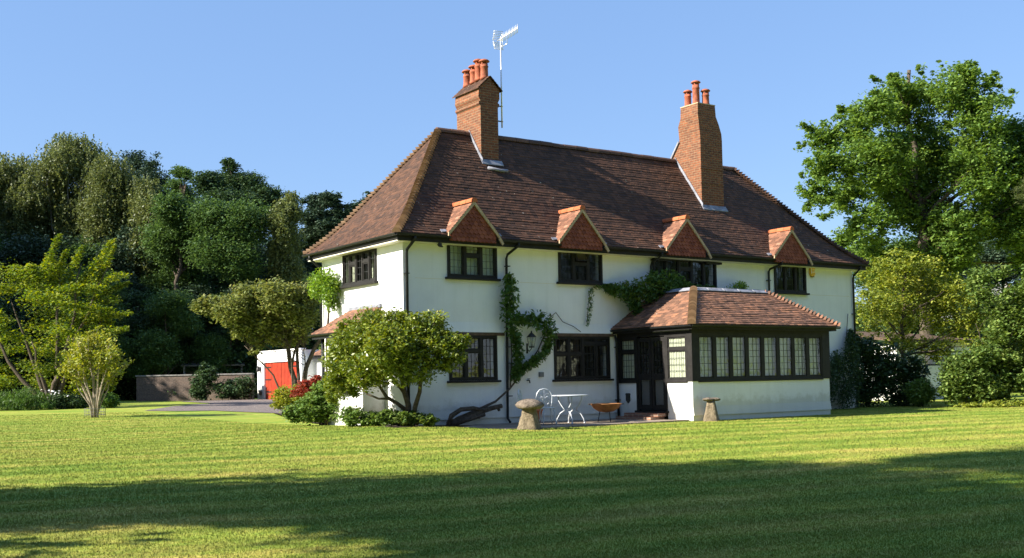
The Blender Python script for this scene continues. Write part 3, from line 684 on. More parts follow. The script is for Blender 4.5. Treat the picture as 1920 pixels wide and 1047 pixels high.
# ---- gablets over the upper windows
def gablet(xc, hw, z0=4.76, zb=4.98, za=5.86, yf=-.40):
    gb = MB(); sl_ = (za-zb)/hw; n = 0              # hung tiles: rows of small pointed tiles
    z = z0-.02; r = 0
    while z < za-.06:
        lim = hw-.05 if z < zb else hw-.05-(z-zb)/sl_
        x = xc-math.ceil(lim/.13)*.13-(.065 if r % 2 else 0)
        while x < xc+lim:
            a, b = max(x, xc-lim), min(x+.125, xc+lim)
            if b-a > .02:
                top = min(z+.2, za-.02); lim2 = min(lim, max(.01, hw-.04-max(0, top-zb)/sl_)); a2, b2 = max(a, xc-lim2), min(b, xc+lim2)
                if b2 < a2: a2 = b2 = (a2+b2)/2
                y0 = yf-.012-random.uniform(0, .008); m_x = (a+b)/2
                pts = [(a, y0, z+.045), (m_x, y0-.003, z), (b, y0, z+.045), (b2, yf+.012, top), (a2, yf+.012, top)]
                gb.add(pts+[(p[0], p[1]+.012, p[2]) for p in pts[:3]], [(0, 1, 2, 3, 4), (5, 6, 1, 0), (6, 7, 2, 1)])
            x += .13
        z += .105; r += 1
    gab = gb.build('gablet', HUNGT, house)
    bk = MB(); bk.prism([(xc-hw+.03, 0, z0), (xc+hw-.03, 0, z0), (xc+hw-.03, 0, zb), (xc, 0, za-.02), (xc-hw+.03, 0, zb)], (0, yf+.014, 0), (0, yf+.10, 0)); bk.build('gablet_backing', HUNGT, gab)
    rf = MB()
    for sgn in (-1, 1):                                  # the two little slopes, running back into the main roof
        e = hw+.05; ze = za-sl_*e+.03; Ls = math.hypot(e, za+.03-ze); rows = int(Ls/.1)
        for i in range(rows+1):
            q0, q1 = i*.1/Ls, min(1, (i*.1+.12)/Ls)
            if q0 >= 1: break
            x0, x1 = xc+sgn*e*(1-q0), xc+sgn*e*(1-q1); za0, za1 = ze+(za+.03-ze)*q0, ze+(za+.03-ze)*q1
            y = yf-.05-(.08 if i % 2 else 0); yend = next((q for q in np.arange(yf, 2.2, .03) if hroof(x0, q) > za0+.01), 1.)
            while y < yend:
                ya, yb = max(y, yf-.05), min(y+.16, yend+.05)
                if yb-ya > .02:
                    l0 = .032+random.uniform(-.006, .006)
                    rf.add([(x0, ya, za0+l0), (x0, yb, za0+l0), (x1, yb, za1+.004), (x1, ya, za1+.004), (x0, ya, za0), (x0, yb, za0)],
                           [(0, 1, 2, 3), (4, 5, 1, 0), (4, 0, 3), (5, 2, 1)] if sgn < 0 else [(3, 2, 1, 0), (0, 1, 5, 4), (3, 0, 4), (1, 2, 5)])
                y += .165
    rf.build('gablet_roof', ORANGET, gab)
    rm = MB(); y = yf-.06; yend = next((q for q in np.arange(yf, 2.2, .03) if hroof(xc, q) > za+.08), 1.)
    while y < yend:
        y1 = min(y+.3, yend+.05); halfpipe(rm, (xc, y, za+.02), (xc, y1-.01, za+.02+random.uniform(-.004, .004)), .10, .10, seg=6); y = y1
    rm.build('gablet_ridge', RIDGEO, gab)
    vm = MB()                                            # mortar verge, kicked out at the foot
    for sgn in (-1, 1):
        e = hw+.06; zz = za-sl_*e
        P = [(xc, za+.035), (xc+sgn*e, zz+.035), (xc+sgn*e, zz-.06), (xc, za-.075)]
        vm.prism([(p[0], 0, p[1]) for p in P], (0, yf-.052, 0), (0, yf-.012, 0))
        if sgn > 0: P = [(xc+e, zz+.02), (xc+e+.12, zz-.16), (xc+e+.07, zz-.21), (xc+e-.04, zz-.06)]; vm.prism([(p[0], 0, p[1]) for p in P], (0, yf-.056, 0), (0, yf-.02, 0))
    vm.build('verge', MORTAR, gab)
    lm = MB()
    for sgn in (-1, 1):
        lm.prism([(xc+sgn*(hw+.03), -.33, 5.0), (xc+sgn*(hw+.19), -.33, 4.975), (xc+sgn*(hw+.19), -.24, 5.05), (xc+sgn*(hw+.03), -.24, 5.06)], (0, 0, -.02), (0, 0, .0))
    build_each(lm, 'flashing', LEAD, gab)
for xc, hw, za in GAB: gablet(xc, hw, za=za)

# ---- chimneys
ch = MB()
ch.prism([(3.50, 0, 6.8), (4.10, 0, 6.8), (4.10, 0, 8.98), (4.15, 0, 9.03), (4.15, 0, 9.10), (4.10, 0, 9.12), (4.10, 0, 9.12), (4.16, 0, 9.24), (4.16, 0, 9.50), (3.83, 0, 9.83), (3.46, 0, 9.50), (3.44, 0, 9.24), (3.50, 0, 9.12), (3.45, 0, 9.10), (3.45, 0, 9.03), (3.50, 0, 8.98)], (0, 1.66, 0), (0, 2.93, 0))
c1 = ch.build('chimney', BRICK, house); c1['label'] = 'tall brick chimney with a tiled saddleback top and four pots'
cp = MB()
for sgn in (-1, 1):
    for i in range(6):
        q0, q1 = i/6, min(1, (i+1.2)/6); e = .42
        x0, x1 = 3.815+sgn*e*(1-q0), 3.815+sgn*e*(1-q1); z0, z1 = 9.47+.40*q0, 9.47+.40*q1; y = 1.60-(.08 if i % 2 else 0)
        while y < 3.0:
            ya, yb = max(1.60, y), min(3.0, y+.16); l0 = .025+random.uniform(-.004, .004)
            if yb > ya: cp.add([(x0, ya, z0+l0), (x0, yb, z0+l0), (x1, yb, z1+.005), (x1, ya, z1+.005), (x0, ya, z0-.01), (x0, yb, z0-.01)], [(0, 1, 2, 3), (4, 5, 1, 0), (4, 0, 3), (5, 2, 1)])
            y += .165
cp.build('chimney_cap', ROOFT, c1)
def pot(par, x, y, z, h, r=.115):
    mb = MB(); mb.lathe([(r*1.12, 0), (r*1.12, .06), (r*1.0, .09), (r*.96, h*.8), (r*1.08, h*.83), (r*1.08, h*.88), (r*.95, h*.9), (r*.95, h)], (x, y, z), 16)
    p = mb.build('chimney_pot', POT, par)
    cb = MB()
    for k in range(4):
        a = k*math.pi/2+.4; cb.box(x+r*.8*math.cos(a)-.018, x+r*.8*math.cos(a)+.018, y+r*.8*math.sin(a)-.018, y+r*.8*math.sin(a)+.018, z+h-.02, z+h+.08)
    cb.lathe([(r*1.35, h+.075), (r*1.4, h+.09), (r*1.1, h+.13), (r*.4, h+.16), (.01, h+.165)], (x, y, z), 16); cb.build('cowl', POT, p)
for y, z, h in ((1.90, 9.82, .44), (2.20, 9.84, .50), (2.46, 9.82, .41), (2.82, 9.80, .38)): pot(c1, 3.81, y, z, h)
fl = MB(); fl.prism([(3.44, 1.60, 7.36), (4.16, 1.60, 7.36), (4.16, 1.50, 7.22), (3.44, 1.50, 7.22)], (0, 0, .05), (0, 0, .075)); fl.prism([(3.47, 1.55, 7.30), (3.47, 2.25, 8.27), (3.47, 2.25, 8.40), (3.47, 1.55, 7.44)], (-.0, 0, 0), (.02, 0, 0))
fl.tube([(3.55, 1.40, 7.15), (3.95, 1.36, 7.10), (4.2, 1.38, 7.12)], .05, 6)
build_each(fl, 'flashing', LEAD, c1)
def loft(mb, rings):      # rings of rectangles (x0,x1,y0,y1,z)
    vs = []
    for x0, x1, y0, y1, z in rings: vs += [(x0, y0, z), (x1, y0, z), (x1, y1, z), (x0, y1, z)]
    n = len(rings)
    mb.add(vs, [(4*i+k, 4*i+(k+1) % 4, 4*i+4+(k+1) % 4, 4*i+4+k) for i in range(n-1) for k in range(4)]+[(3, 2, 1, 0), (4*n-4, 4*n-3, 4*n-2, 4*n-1)])
ch = MB(); loft(ch, [(11.55, 12.54, 1.09, 2.45, 6.2), (11.55, 12.53, 1.09, 2.42, 8.36), (11.55, 12.53, 1.09, 2.05, 8.84), (11.535, 12.51, 1.09, 2.05, 9.06), (11.50, 12.40, 1.09, 2.04, 9.36), (11.47, 12.28, 1.09, 1.89, 9.60), (11.48, 12.25, 1.09, 1.88, 9.95)])
c2 = ch.build('chimney', BRICK, house); c2['label'] = 'broad brick chimney with sloping shoulders and three pots'
mb = MB(); mb.box(11.47, 12.26, 1.08, 1.89, 9.951, 9.985); mb.build('chimney_cap', MORTAR, c2)
mb = MB(); mb.box(11.53, 12.55, 1.075, 1.12, 7.84, 7.90); mb.box(11.53, 12.55, 1.08, 1.12, 7.36, 7.39); build_each(mb, 'brick_band', BRICK, c2)
for x, y, h, r in ((11.72, 1.78, .43, .11), (11.78, 1.46, .68, .115), (12.05, 1.30, .40, .115)): pot(c2, x, y, 9.98, h, r)
fl = MB(); fl.prism([(11.5, 1.08, 6.60), (12.60, 1.08, 6.60), (12.60, .96, 6.44), (11.5, .96, 6.44)], (0, 0, .05), (0, 0, .075)); fl.prism([(11.52, 1.02, 6.56), (11.52, 2.26, 8.28), (11.52, 2.26, 8.42), (11.52, 1.02, 6.70)], (0, 0, 0), (.02, 0, 0))
fl.prism([(11.50, 2.44, 8.34), (11.50, 2.04, 8.86), (11.50, 2.08, 8.90), (11.50, 2.50, 8.36)], (0, 0, 0), (.06, 0, 0))
build_each(fl, 'flashing', LEAD, c2)

# ---- garden room (the single-storey projection with the long window)
CX0, CX1, CY = 6.955, 12.43, -3.03
mb = MB(); wall(mb, CFRONT, CX0, CX1, -.2, 1.06, [], .2)
wall(mb, CLEFT, -3.03, -2.06, -.2, 1.06, [], .2); wall(mb, CLEFT, -.80, -.01, -.2, 1.06, [], .2)
mb.quad((CX1, CY, -.2), (CX1, 0, -.2), (CX1, 0, 2.5), (CX1, CY, 2.5)); mb.box(CX0+.02, CX1-.02, CY+.2, CY+.0, 1.055, 1.06)
mb.quad((CX0+.01, CY+.01, .2), (CX1, CY+.01, .2), (CX1, -.01, .2), (CX0+.01, -.01, .2))
groom = mb.build('garden_room', WHITE, house)
mb = MB(); mb.prism([(0, 0, .38), (0, -.035, .16), (0, -.035, .145), (0, .004, .145)], (CX0, CY, 0), (CX1+.01, CY, 0)); mb.build('render_skirt', WHITE, groom)
window(CFRONT, 7.16, 12.12, 1.08, 2.30, 8, {}, sill=False, lead=(.125, .19), fw_=.055, mw=.125, proud=.02, parent=house, curtain=CURT, label='long eight light leaded window of the garden room', lw=.006)
window(CLEFT, -2.85, -2.06, 1.08, 2.30, 1, {0: 1.92}, sill=False, lead=(.11, .17), parent=house, curtain=CURT, proud=.02, cdep=.035, label='sunlit leaded side window next to the garden room corner', lw=.006)
window(CLEFT, -.80, -.10, 1.08, 2.30, 1, {0: 1.90}, sill=False, lead=(.11, .17), parent=house, curtain=CURT, proud=.02, cdep=.06, label='shaded leaded side window between downpipe and black door', lw=.006)
mb = MB()
mb.box(CX0-.025, 7.16, CY-.03, CY+.15, 1.05, 2.55); mb.box(12.12, CX1+.02, CY-.03, CY+.15, 1.05, 2.55)         # corner posts
mb.box(7.16, 12.12, CY-.03, CY+.12, 2.30, 2.55); mb.box(7.16, 12.12, CY-.045, CY+.1, 1.02, 1.08)
mb.box(CX0-.025, CX0+.12, CY+.15, -2.85, 1.05, 2.55); mb.box(CX0-.02, CX0+.12, -2.85, -.02, 2.30, 2.55); mb.box(CX0-.035, CX0+.1, -2.85, -2.04, 1.02, 1.08); mb.box(CX0-.035, CX0+.1, -.82, -.02, 1.02, 1.08)
mb.box(CX0-.02, CX0+.1, -.10, -.01, 1.08, 2.30)
mb.box(CX1-.1, CX1+.015, CY+.15, -.02, 2.3, 2.52)
mb.build('timber_frame', BLACK, groom, .006)
mb = MB(); mb.box(CX0-.035, CX0-.026, -2.98, -1.55, 2.40, 2.50); mb.build('sunlit_board', PLASTIC, groom)
# double door
mb = MB()
mb.box(CX0-.015, CX0+.1, -2.06, -1.99, .26, 2.30); mb.box(CX0-.015, CX0+.1, -.87, -.80, .26, 2.30); mb.box(CX0-.06, CX0+.1, -2.10, -.76, .20, .26)
for y0, y1 in ((-1.985, -1.44), (-1.42, -.875)):
    for q in ((y0, y0+.09, .28, 2.27), (y1-.09, y1, .28, 2.27), (y0+.09, y1-.09, .28, .42), (y0+.09, y1-.09, 2.16, 2.27), (y0+.09, y1-.09, 1.10, 1.28)): mb.box(CX0+.0, CX0+.05, *q)
    for k in range(1, 3): mb.box(CX0+.012, CX0+.035, y0+.09+(y1-y0-.18)*k/3-.01, y0+.09+(y1-y0-.18)*k/3+.01, 1.28, 2.16)
    for k in range(1, 5): mb.box(CX0+.014, CX0+.033, y0+.09, y1-.09, 1.28+.88*k/5-.01, 1.28+.88*k/5+.01)
door = mb.build('door', BLACK, house); door['label'] = 'black glazed double door above two brick steps'
mb = MB()
for y0, y1 in ((-1.985, -1.44), (-1.42, -.875)):
    for c, d in ((.42, 1.10), (1.28, 2.16)): mb.quad((CX0+.025, y1-.09, c), (CX0+.025, y0+.09, c), (CX0+.025, y0+.09, d), (CX0+.025, y1-.09, d))
mb.build('pane', GLASS, door)
mb = MB()
for y0, y1 in ((-1.89, -1.53), (-1.33, -.965)): mb.box(CX0+.06, CX0+.07, y0, y1, .42, 1.10)
mb.build('lower_blind', plain('dim_blind', (.09, .085, .085), None, rough=.9), door)
mb = MB(); mb.tube([(CX0-.03, -1.49, 1.12), (CX0-.05, -1.49, 1.16), (CX0-.05, -1.58, 1.16)], .01, 6); mb.build('handle', IRON, door)
mb = MB(); mb.box(6.42, CX0-.03, -1.95, -.50, -.05, .105); mb.box(6.62, CX0-.03, -2.02, -.62, .107, .20); mb.build('step', BRICKS, house, .006)
# garden room roof
GX0, GX1, GY, GZ, TZ = 6.70, 12.62, -3.31, 2.55, 3.63
TX0, TX1, TY = 8.38, 11.30, -1.69
gh = lambda t: GZ+(TZ-GZ)*t
mb = MB()
tilefield(mb, lambda a, t: (a, GY+(TY-GY)*t), lambda t: (GX0+(TX0-GX0)*t, GX1+(TX1-GX1)*t), TY-GY, gh)
tilefield(mb, lambda a, t: (GX0+(TX0-GX0)*t, a), lambda t: (GY+(TY-GY)*t, -.0), TX0-GX0, gh)
tilefield(mb, lambda a, t: (GX1+(TX1-GX1)*t, a), lambda t: (GY+(TY-GY)*t, -.0), GX1-TX1, gh)
gr = mb.build('garden_room_roof', PORCHT, groom)
mb = MB()
mb.add([(GX0, GY, GZ-.004), (GX1, GY, GZ-.004), (TX1, TY, TZ-.004), (TX0, TY, TZ-.004), (GX0, 0, GZ-.004), (TX0, 0, TZ-.004), (GX1, 0, GZ-.004), (TX1, 0, TZ-.004)], [(0, 1, 2, 3), (4, 0, 3, 5), (1, 6, 7, 2), (3, 2, 7, 5), (0, 4, 6, 1)])
mb.build('roof_boarding', OAKWOOD, gr)
hip(lambda t: np.array([GX0+(TX0-GX0)*t, GY+(TY-GY)*t, gh(min(1, t))+.02]), .11, .105, 'hip_tiles', gr, HIPT); hip(lambda t: np.array([GX1+(TX1-GX1)*t, GY+(TY-GY)*t, gh(min(1, t))+.02]), .11, .10, 'hip_tiles', gr, PORCHT)
mb = MB(); mb.box(TX0-.02, TX1+.02, TY-.02, -.01, TZ+.012, TZ+.035)
mb.prism([(0, TY-.02, TZ+.04), (0, TY-.12, TZ-.035), (0, TY-.12, TZ-.02), (0, TY-.02, TZ+.055)], (TX0-.04, 0, 0), (TX1+.04, 0, 0))
mb.prism([(TX0-.02, 0, TZ+.04), (TX0-.15, 0, TZ-.035), (TX0-.15, 0, TZ-.02), (TX0-.02, 0, TZ+.055)], (0, TY-.05, 0), (0, -.02, 0))
for x in np.arange(TX0+.5, TX1, .62): mb.tube([(x, TY-.13, TZ-.02), (x, TY-.02, TZ+.05), (x, TY+.5, TZ+.045)], .018, 6)
mb.tube([(TX0, TY, TZ+.04), (TX1, TY, TZ+.04)], .03, 7); mb.tube([(TX0, TY, TZ+.04), (TX0, -.02, TZ+.04)], .03, 7)
mb.build('lead_roll', LEAD, gr)
mb = MB(); mb.box(GX0+.07, GX1-.07, GY+.07, GY+.095, 2.42, 2.545); mb.box(GX0+.07, GX0+.095, GY+.095, -.0, 2.42, 2.545); mb.box(GX1-.095, GX1-.07, GY+.095, 0, 2.42, 2.545)
mb.box(GX0+.096, GX1-.096, GY+.096, CY-.031, 2.50, 2.52); mb.box(GX0+.096, CX0-.03, CY-.03, -.01, 2.50, 2.52)
mb.build('garden_room_fascia', BLACK, groom)
mb = MB(); gutter(mb, (GX0-.0, GY+.01, 2.53), (GX1, GY+.01, 2.53), .05); gutter(mb, (GX0+.01, 0, 2.53), (GX0+.01, GY, 2.53), .05); mb.build('garden_room_gutter', GUTTER, groom)

# ---- bay on the sunlit end wall
BE = 3.1
mb = MB(); wall(mb, BLEFT, 1.03, BE, -.2, 2.45, [(1.6, BE-.2, .95, 2.2)], .2)
mb.quad((-.64, 1.03, -.2), (0, 1.03, -.2), (0, 1.03, 2.5), (-.64, 1.03, 2.5)); mb.quad((-.64, BE, -.2), (-.64, BE, 2.5), (0, BE, 2.5), (0, BE, -.2))
bay = mb.build('bay', WHITE, house)
window(BLEFT, 1.6, BE-.2, .95, 2.2, 3, {}, parent=house, curtain=CURTG, label='three light bay window behind the border shrubs')
mb = MB(); bz = lambda t: 2.50+.66*t
tilefield(mb, lambda a, t: (-.95+.95*t, a), lambda t: (.72+.55*t, BE+.35-.55*t), .95, bz); tilefield(mb, lambda a, t: (a, .72+.55*t), lambda t: (-.95+.95*t, -.0), .6, bz); tilefield(mb, lambda a, t: (a, BE+.35-.55*t), lambda t: (-.95+.95*t, -.0), .6, bz)
br_ = mb.build('bay_roof', PORCHT, bay)
mb = MB(); mb.add([(-.95, .72, 2.49), (-.95, BE+.35, 2.49), (0, BE-.2, 3.15), (0, 1.27, 3.15), (0, .72, 2.49), (0, BE+.35, 2.49)], [(0, 3, 2, 1), (0, 4, 3), (1, 2, 5), (0, 1, 5, 4)]); mb.build('roof_boarding', OAKWOOD, br_)
mb = MB(); mb.box(-.06, -.004, 1.15, BE-.1, 3.12, 3.22); mb.build('flashing', LEAD, br_)
mb = MB(); gutter(mb, (-.98, BE+.4, 2.49), (-.98, .68, 2.49), .05); mb.box(-.93, -.90, .75, BE+.33, 2.36, 2.48); mb.box(-.899, -.01, .75, .78, 2.36, 2.48); mb.build('bay_gutter', GUTTER, bay)
mb = MB(); mb.tube([(-.72, BE+.1, -.1), (-.72, BE+.1, 2.4)], .05, 8); build_each(mb, 'downpipe', GUTTER, bay)

# ---- small things fixed to the walls
mb = MB()                                                # wall lantern
mb.tube([(3.78, -.01, 2.02), (3.78, -.10, 1.93), (3.78, -.20, 2.0), (3.78, -.22, 2.06)], .012, 6); mb.box(3.755, 3.805, -.02, -.002, 1.88, 2.15)
for a, b in ((-1, -1), (1, -1), (-1, 1), (1, 1)): mb.tube([(3.78+a*.05, -.22+b*.05, 2.06), (3.78+a*.085, -.22+b*.085, 2.31)], .008, 5)
mb.lathe([(.075, 2.03), (.08, 2.065), (.03, 2.03)], (3.78, -.22, 0), 8); mb.lathe([(.13, 2.31), (.13, 2.325), (.06, 2.40), (.025, 2.43), (.018, 2.47), (.005, 2.49)], (3.78, -.22, 0), 8)
wl = tag(mb.build('wall_lantern', IRON), 'black iron wall lantern among the climbing leaves', 'lamp')
mb = MB(); mb.lathe([(.065, 2.07), (.10, 2.30)], (3.78, -.22, 0), 6); mb.build('lantern_glass', GLASS, wl)
mb = MB(); mb.box(15.28, 15.52, -.075, 0, 4.46, 4.72); mb.prism([(15.28, 0, 4.46), (15.34, 0, 4.40), (15.46, 0, 4.40), (15.52, 0, 4.46)], (0, -.075, 0), (0, 0, 0))
al = tag(mb.build('alarm_box', YELLOW, None, .02), 'yellow burglar alarm box under the eaves at the far end', 'alarm box')
mb = MB(); mb.box(15.36, 15.50, -.082, -.076, 4.62, 4.64); mb.box(15.36, 15.50, -.082, -.076, 4.54, 4.56); mb.box(15.48, 15.50, -.082, -.076, 4.56, 4.62); mb.box(15.30, 15.33, -.083, -.0765, 4.50, 4.68); mb.build('alarm_mark', WHITEP, al)
mb = MB(); mb.box(15.34, 15.46, -.078, 0, 4.385, 4.40); mb.build('strobe', IRON, al)
mb = MB(); mb.box(4.15, 4.30, -.05, 0, 1.24, 1.37); mb.box(4.165, 4.285, -.058, -.05, 1.255, 1.355); tag(mb.build('meter_box', PLASTIC, None, .008), 'small grey box fixed to the wall left of the wide window', 'wall box')
mb = MB(); mb.tube([(3.78, 0, 1.16), (3.78, -.09, 1.15), (3.78, -.11, 1.08)], .018, 7); mb.box(3.74, 3.82, -.07, -.055, 1.19, 1.205); mb.tube([(3.78, -.062, 1.15), (3.78, -.062, 1.2)], .008, 6); mb.lathe([(.045, 0), (.045, .015)], (3.78, -.02, 1.14), 10); tag(mb.build('garden_tap', IRON), 'small dark garden tap on the wall under the vine', 'tap')
mb = MB(); mb.box(2.02, 2.20, -.05, -.015, .18, .30)
for k in range(4): mb.box(2.03, 2.19, -.058, -.05, .19+k*.028, .205+k*.028)
tag(mb.build('air_brick', BRICKD), 'dark air brick low in the wall beside the log', 'air brick')
mb = MB(); mb.box(CX0-.05, CX0-.002, -.52, -.38, .52, .70); mb.prism([(0, -.54, .70), (0, -.36, .70), (0, -.40, .74), (0, -.50, .74)], (CX0-.06, 0, 0), (CX0-.002, 0, 0)); mb.prism([(0, -.50, .52), (0, -.40, .52), (0, -.45, .46)], (CX0-.045, 0, 0), (CX0-.002, 0, 0)); tag(mb.build('flue_vent', IRON), 'black flue vent on the white panel left of the black door', 'vent')
mb = MB(); mb.box(.88, .95, -.34, -.26, 4.60, 4.68); mb.prism([(.86, -.36, 4.57), (.97, -.36, 4.57), (.97, -.26, 4.63), (.86, -.26, 4.63)], (0, 0, 0), (0, 0, .03)); tag(mb.build('flood_light', IRON), 'tiny black floodlight under the front eaves', 'lamp')

# ---- television aerial
ae = thing('television_aerial', 'white television aerial on a tall mast strapped to the chimney', 'aerial', (4.30, 1.76, 8.45))
mb = MB(); mb.tube([(0, 0, 0), (.005, 0, 2.62)], .022, 8); mb.build('mast', ALU, ae)
mb = MB()
for z in (.18, .62): mb.box(-.20, .03, -.015, .015, z-.015, z+.015)
build_each(mb, 'bracket', IRON, ae)
dirn = np.array([-.28, -.96, 0]); dirn /= np.linalg.norm(dirn); sd = np.array([-dirn[1], dirn[0], 0])
fwd = -FW*np.array([1, 1, 0])*1.0+RT*.52*np.array([1, 1, 0]); fwd /= np.linalg.norm(fwd); sd = np.array([-fwd[1], fwd[0], 0])
mb = MB(); b0 = np.array([0, 0, 2.60]); mb.tube([b0-fwd*.22, b0+fwd*1.08], .016, 6)
for k in range(11): c = b0+fwd*(.14+k*.092); mb.tube([c-np.array([0, 0, .125]), c+np.array([0, 0, .125])], .010, 5)
mb.tube([b0+fwd*.05-np.array([0, 0, .06]), b0+fwd*.05+np.array([0, 0, .06])], .03, 6)
c = b0+fwd*.08-np.array([0, 0, .25]); mb.tube([c, c+fwd*.35], .012, 6); mb.tube([b0+fwd*.1, c+fwd*.05], .008, 5); mb.tube([b0+fwd*.42, c+fwd*.33], .008, 5)
mb.build('boom', ALU, ae)
mb = MB()
for s_ in (-1, 1):
    for k in range(6): a = b0-fwd*.22+np.array([0, 0, s_*(.04+k*.045)])-fwd*(-.02*k); mb.tube([a-sd*.15, a+sd*.15], .010, 5)
    for q in (-1, 1): mb.tube([b0-fwd*.22+sd*.12*q, b0-fwd*.12+sd*.12*q+np.array([0, 0, s_*.27])], .009, 5)
mb.build('reflector', ALU, ae)

# ================================================================== GARDEN OBJECTS
def blob(mb, c, r, n=3, jit=.06, sq=(1, 1, 1), seg=18, rings=10):
    vs = []; ph = RNG.uniform(0, 6, 6)
    for i in range(rings+1):
        th = math.pi*i/rings
        for k in range(seg):
            a = 2*math.pi*k/seg; d = np.array([math.sin(th)*math.cos(a), math.sin(th)*math.sin(a), math.cos(th)])
            f = 1+jit*(math.sin(3*a+ph[0]+2*th)+.6*math.sin(5*a+ph[1])*math.sin(4*th+ph[2])+RNG.normal()*.25)
            vs.append(np.array(c)+d*np.array(sq)*r*f)
    mb.add(vs, [(i*seg+k, (i+1)*seg+k, (i+1)*seg+(k+1) % seg, i*seg+(k+1) % seg) for i in range(rings) for k in range(seg)], True)
def stem_stone(mb, w0, w1, h, jit):      # tapering squared pillar, rounded and worn
    R = 9; seg = 24; vs = []
    for i in range(R+1):
        t_ = i/R; wd = w0+(w1-w0)*t_**.8
        for k in range(seg):
            a = 2*math.pi*k/seg; sq_ = 1/max(abs(math.cos(a)), abs(math.sin(a)))**.93; r = wd*sq_*.86*(1+jit*RNG.normal()*.35)
            vs.append((r*math.cos(a), r*math.sin(a), h*t_-.06*(i == 0)))
    mb.add(vs, [(i*seg+k, i*seg+(k+1) % seg, (i+1)*seg+(k+1) % seg, (i+1)*seg+k) for i in range(R) for k in range(seg)]+[[R*seg+k for k in range(seg)]], True)
p = gpt(993, 806)
st = thing('staddle_stone', 'mossy mushroom shaped staddle stone at the patio edge by the garden chairs', 'staddle stone', (p[0], p[1], p[2]), .62, 'staddle stones on the lawn edge')
mb = MB(); stem_stone(mb, .285, .15, .50, .09); mb.build('pillar', STONE, st)
mb = MB(); mb.lathe([(.14, .49), (.27, .50), (.325, .545), (.335, .585), (.30, .63), (.20, .685), (.10, .715), (.01, .72)], (0, 0, 0), 22, .035); cpst = mb.build('cap', STONED, st); cpst.rotation_euler = (.05, -.06, 0)
p = gpt(1334, 790)
st2 = thing('staddle_stone', 'pale tapered staddle stone with a broken cap before the white garden room wall', 'staddle stone', (p[0], p[1], p[2]), .62, 'staddle stones on the lawn edge')
mb = MB(); stem_stone(mb, .235, .105, .53, .05); mb.build('pillar', STONE, st2)
mb = MB(); blob(mb, (-.10, .02, .565), .17, sq=(1., .8, .30)); blob(mb, (.11, -.01, .575), .17, sq=(1.05, .8, .26)); c_ = mb.build('cap', STONED, st2); c_.rotation_euler = (0, .05, -.6)

# metal table and two chairs
Cq = dep(1075, 745, 28.0)
tb_ = thing('garden_table', 'round white wrought iron garden table against the front wall', 'table', (3.86, -1.75, .035), .25)
mb = MB(); mb.lathe([(.46, .70), (.47, .712), (.47, .724), (.45, .73)], (0, 0, 0), 32); mb.build('tabletop', WMETAL, tb_)
for s_ in (-1, 1):
    mb = MB()
    for q in (-1, 1):
        pts = [(s_*.26, q*.26, 0), (s_*.24, q*.24, .12), (s_*.20, q*.17, .26), (s_*.17, q*.05, .34), (s_*.17, q*.05, .36), (s_*.18, q*.14, .46), (s_*.20, q*.21, .58), (s_*.21, q*.22, .70)]
        mb.tube(pts, .016, 7); mb.lathe([(.03, 0), (.025, .02), (.012, .04)], pts[0], 8)
    mb.build('leg', WMETAL, tb_)
def iron_chair(loc, rz, label, seat_h=.43):
    t_ = thing('garden_chair', label, 'chair', loc, rz, 'garden chairs by the white table')
    mb = MB(); mb.lathe([(.20, seat_h-.012), (.205, seat_h), (.19, seat_h+.012)], (0, 0, 0), 24); mb.build('seat', WMETAL, t_)
    for a in (.7, 2.44, 3.84, 5.58):
        mb = MB(); x, y = math.cos(a), math.sin(a); mb.tube([(x*.16, y*.16, seat_h-.01), (x*.20, y*.20, seat_h*.72), (x*.19, y*.19, seat_h*.35), (x*.25, y*.25, .01)], .013, 6); mb.build('leg', WMETAL, t_)
    mb = MB()                                            # heart shaped back with scrolls
    prof = [(-.17, 0), (-.20, .12), (-.215, .25), (-.19, .36), (-.12, .44), (0, .47), (.12, .44), (.19, .36), (.215, .25), (.20, .12), (.17, 0)]
    Bk = lambda a, z: (a, .17+.10*z, seat_h+z)
    mb.tube([Bk(*q) for q in prof], .016, 6)
    for s_ in (-1, 1):
        mb.tube([Bk(s_*.02, .02), Bk(s_*.10, .10), Bk(s_*.13, .20), Bk(s_*.09, .28), Bk(s_*.03, .25), Bk(s_*.05, .18)], .012, 5); mb.tube([Bk(s_*.02, .30), Bk(s_*.08, .36), Bk(s_*.13, .34), Bk(s_*.14, .27)], .009, 5)
    mb.tube([Bk(0, 0), Bk(0, .47)], .009, 5); mb.build('backrest', WMETAL, t_)
    return t_
iron_chair((3.02, -1.90, .035), -.25, 'white wrought iron chair drawn up to the round garden table')
iron_chair((2.32, -2.05, .035), .75, 'white wrought iron chair half hidden behind the mossy staddle stone')
# terracotta pot in the shade behind the chairs
mb = MB(); mb.lathe([(.13, 0), (.16, .2), (.185, .3), (.20, .3), (.20, .35), (.17, .35), (.16, .25)], (3.75, -.38, .035), 18); tag(mb.build('plant_pot', TERRA), 'empty terracotta pot in the shade behind the garden chairs', 'plant pot')
# fire bowl
fb = thing('fire_bowl', 'shallow rusty steel fire bowl on thin legs near the brick step', 'fire bowl', (5.05, -1.75, .035))
mb = MB(); mb.lathe([(.03, .24), (.20, .27), (.33, .35), (.405, .46), (.415, .47), (.40, .475), (.32, .375), (.19, .295), (.02, .27)], (0, 0, 0), 28); mb.build('bowl', RUST, fb)
for k in range(3):
    a = k*2.094+.35; mb = MB(); mb.tube([(math.cos(a)*.16, math.sin(a)*.16, .28), (math.cos(a)*.22, math.sin(a)*.22, 0)], .011, 6); mb.build('leg', IRON, fb)
mb = MB()
for s_ in (-1, 1): mb.tube([(s_*.40*.82, -s_*.40*.57, .465), (s_*.47*.82, -s_*.47*.57, .46)], .018, 6)
mb.build('handle', IRON, fb)

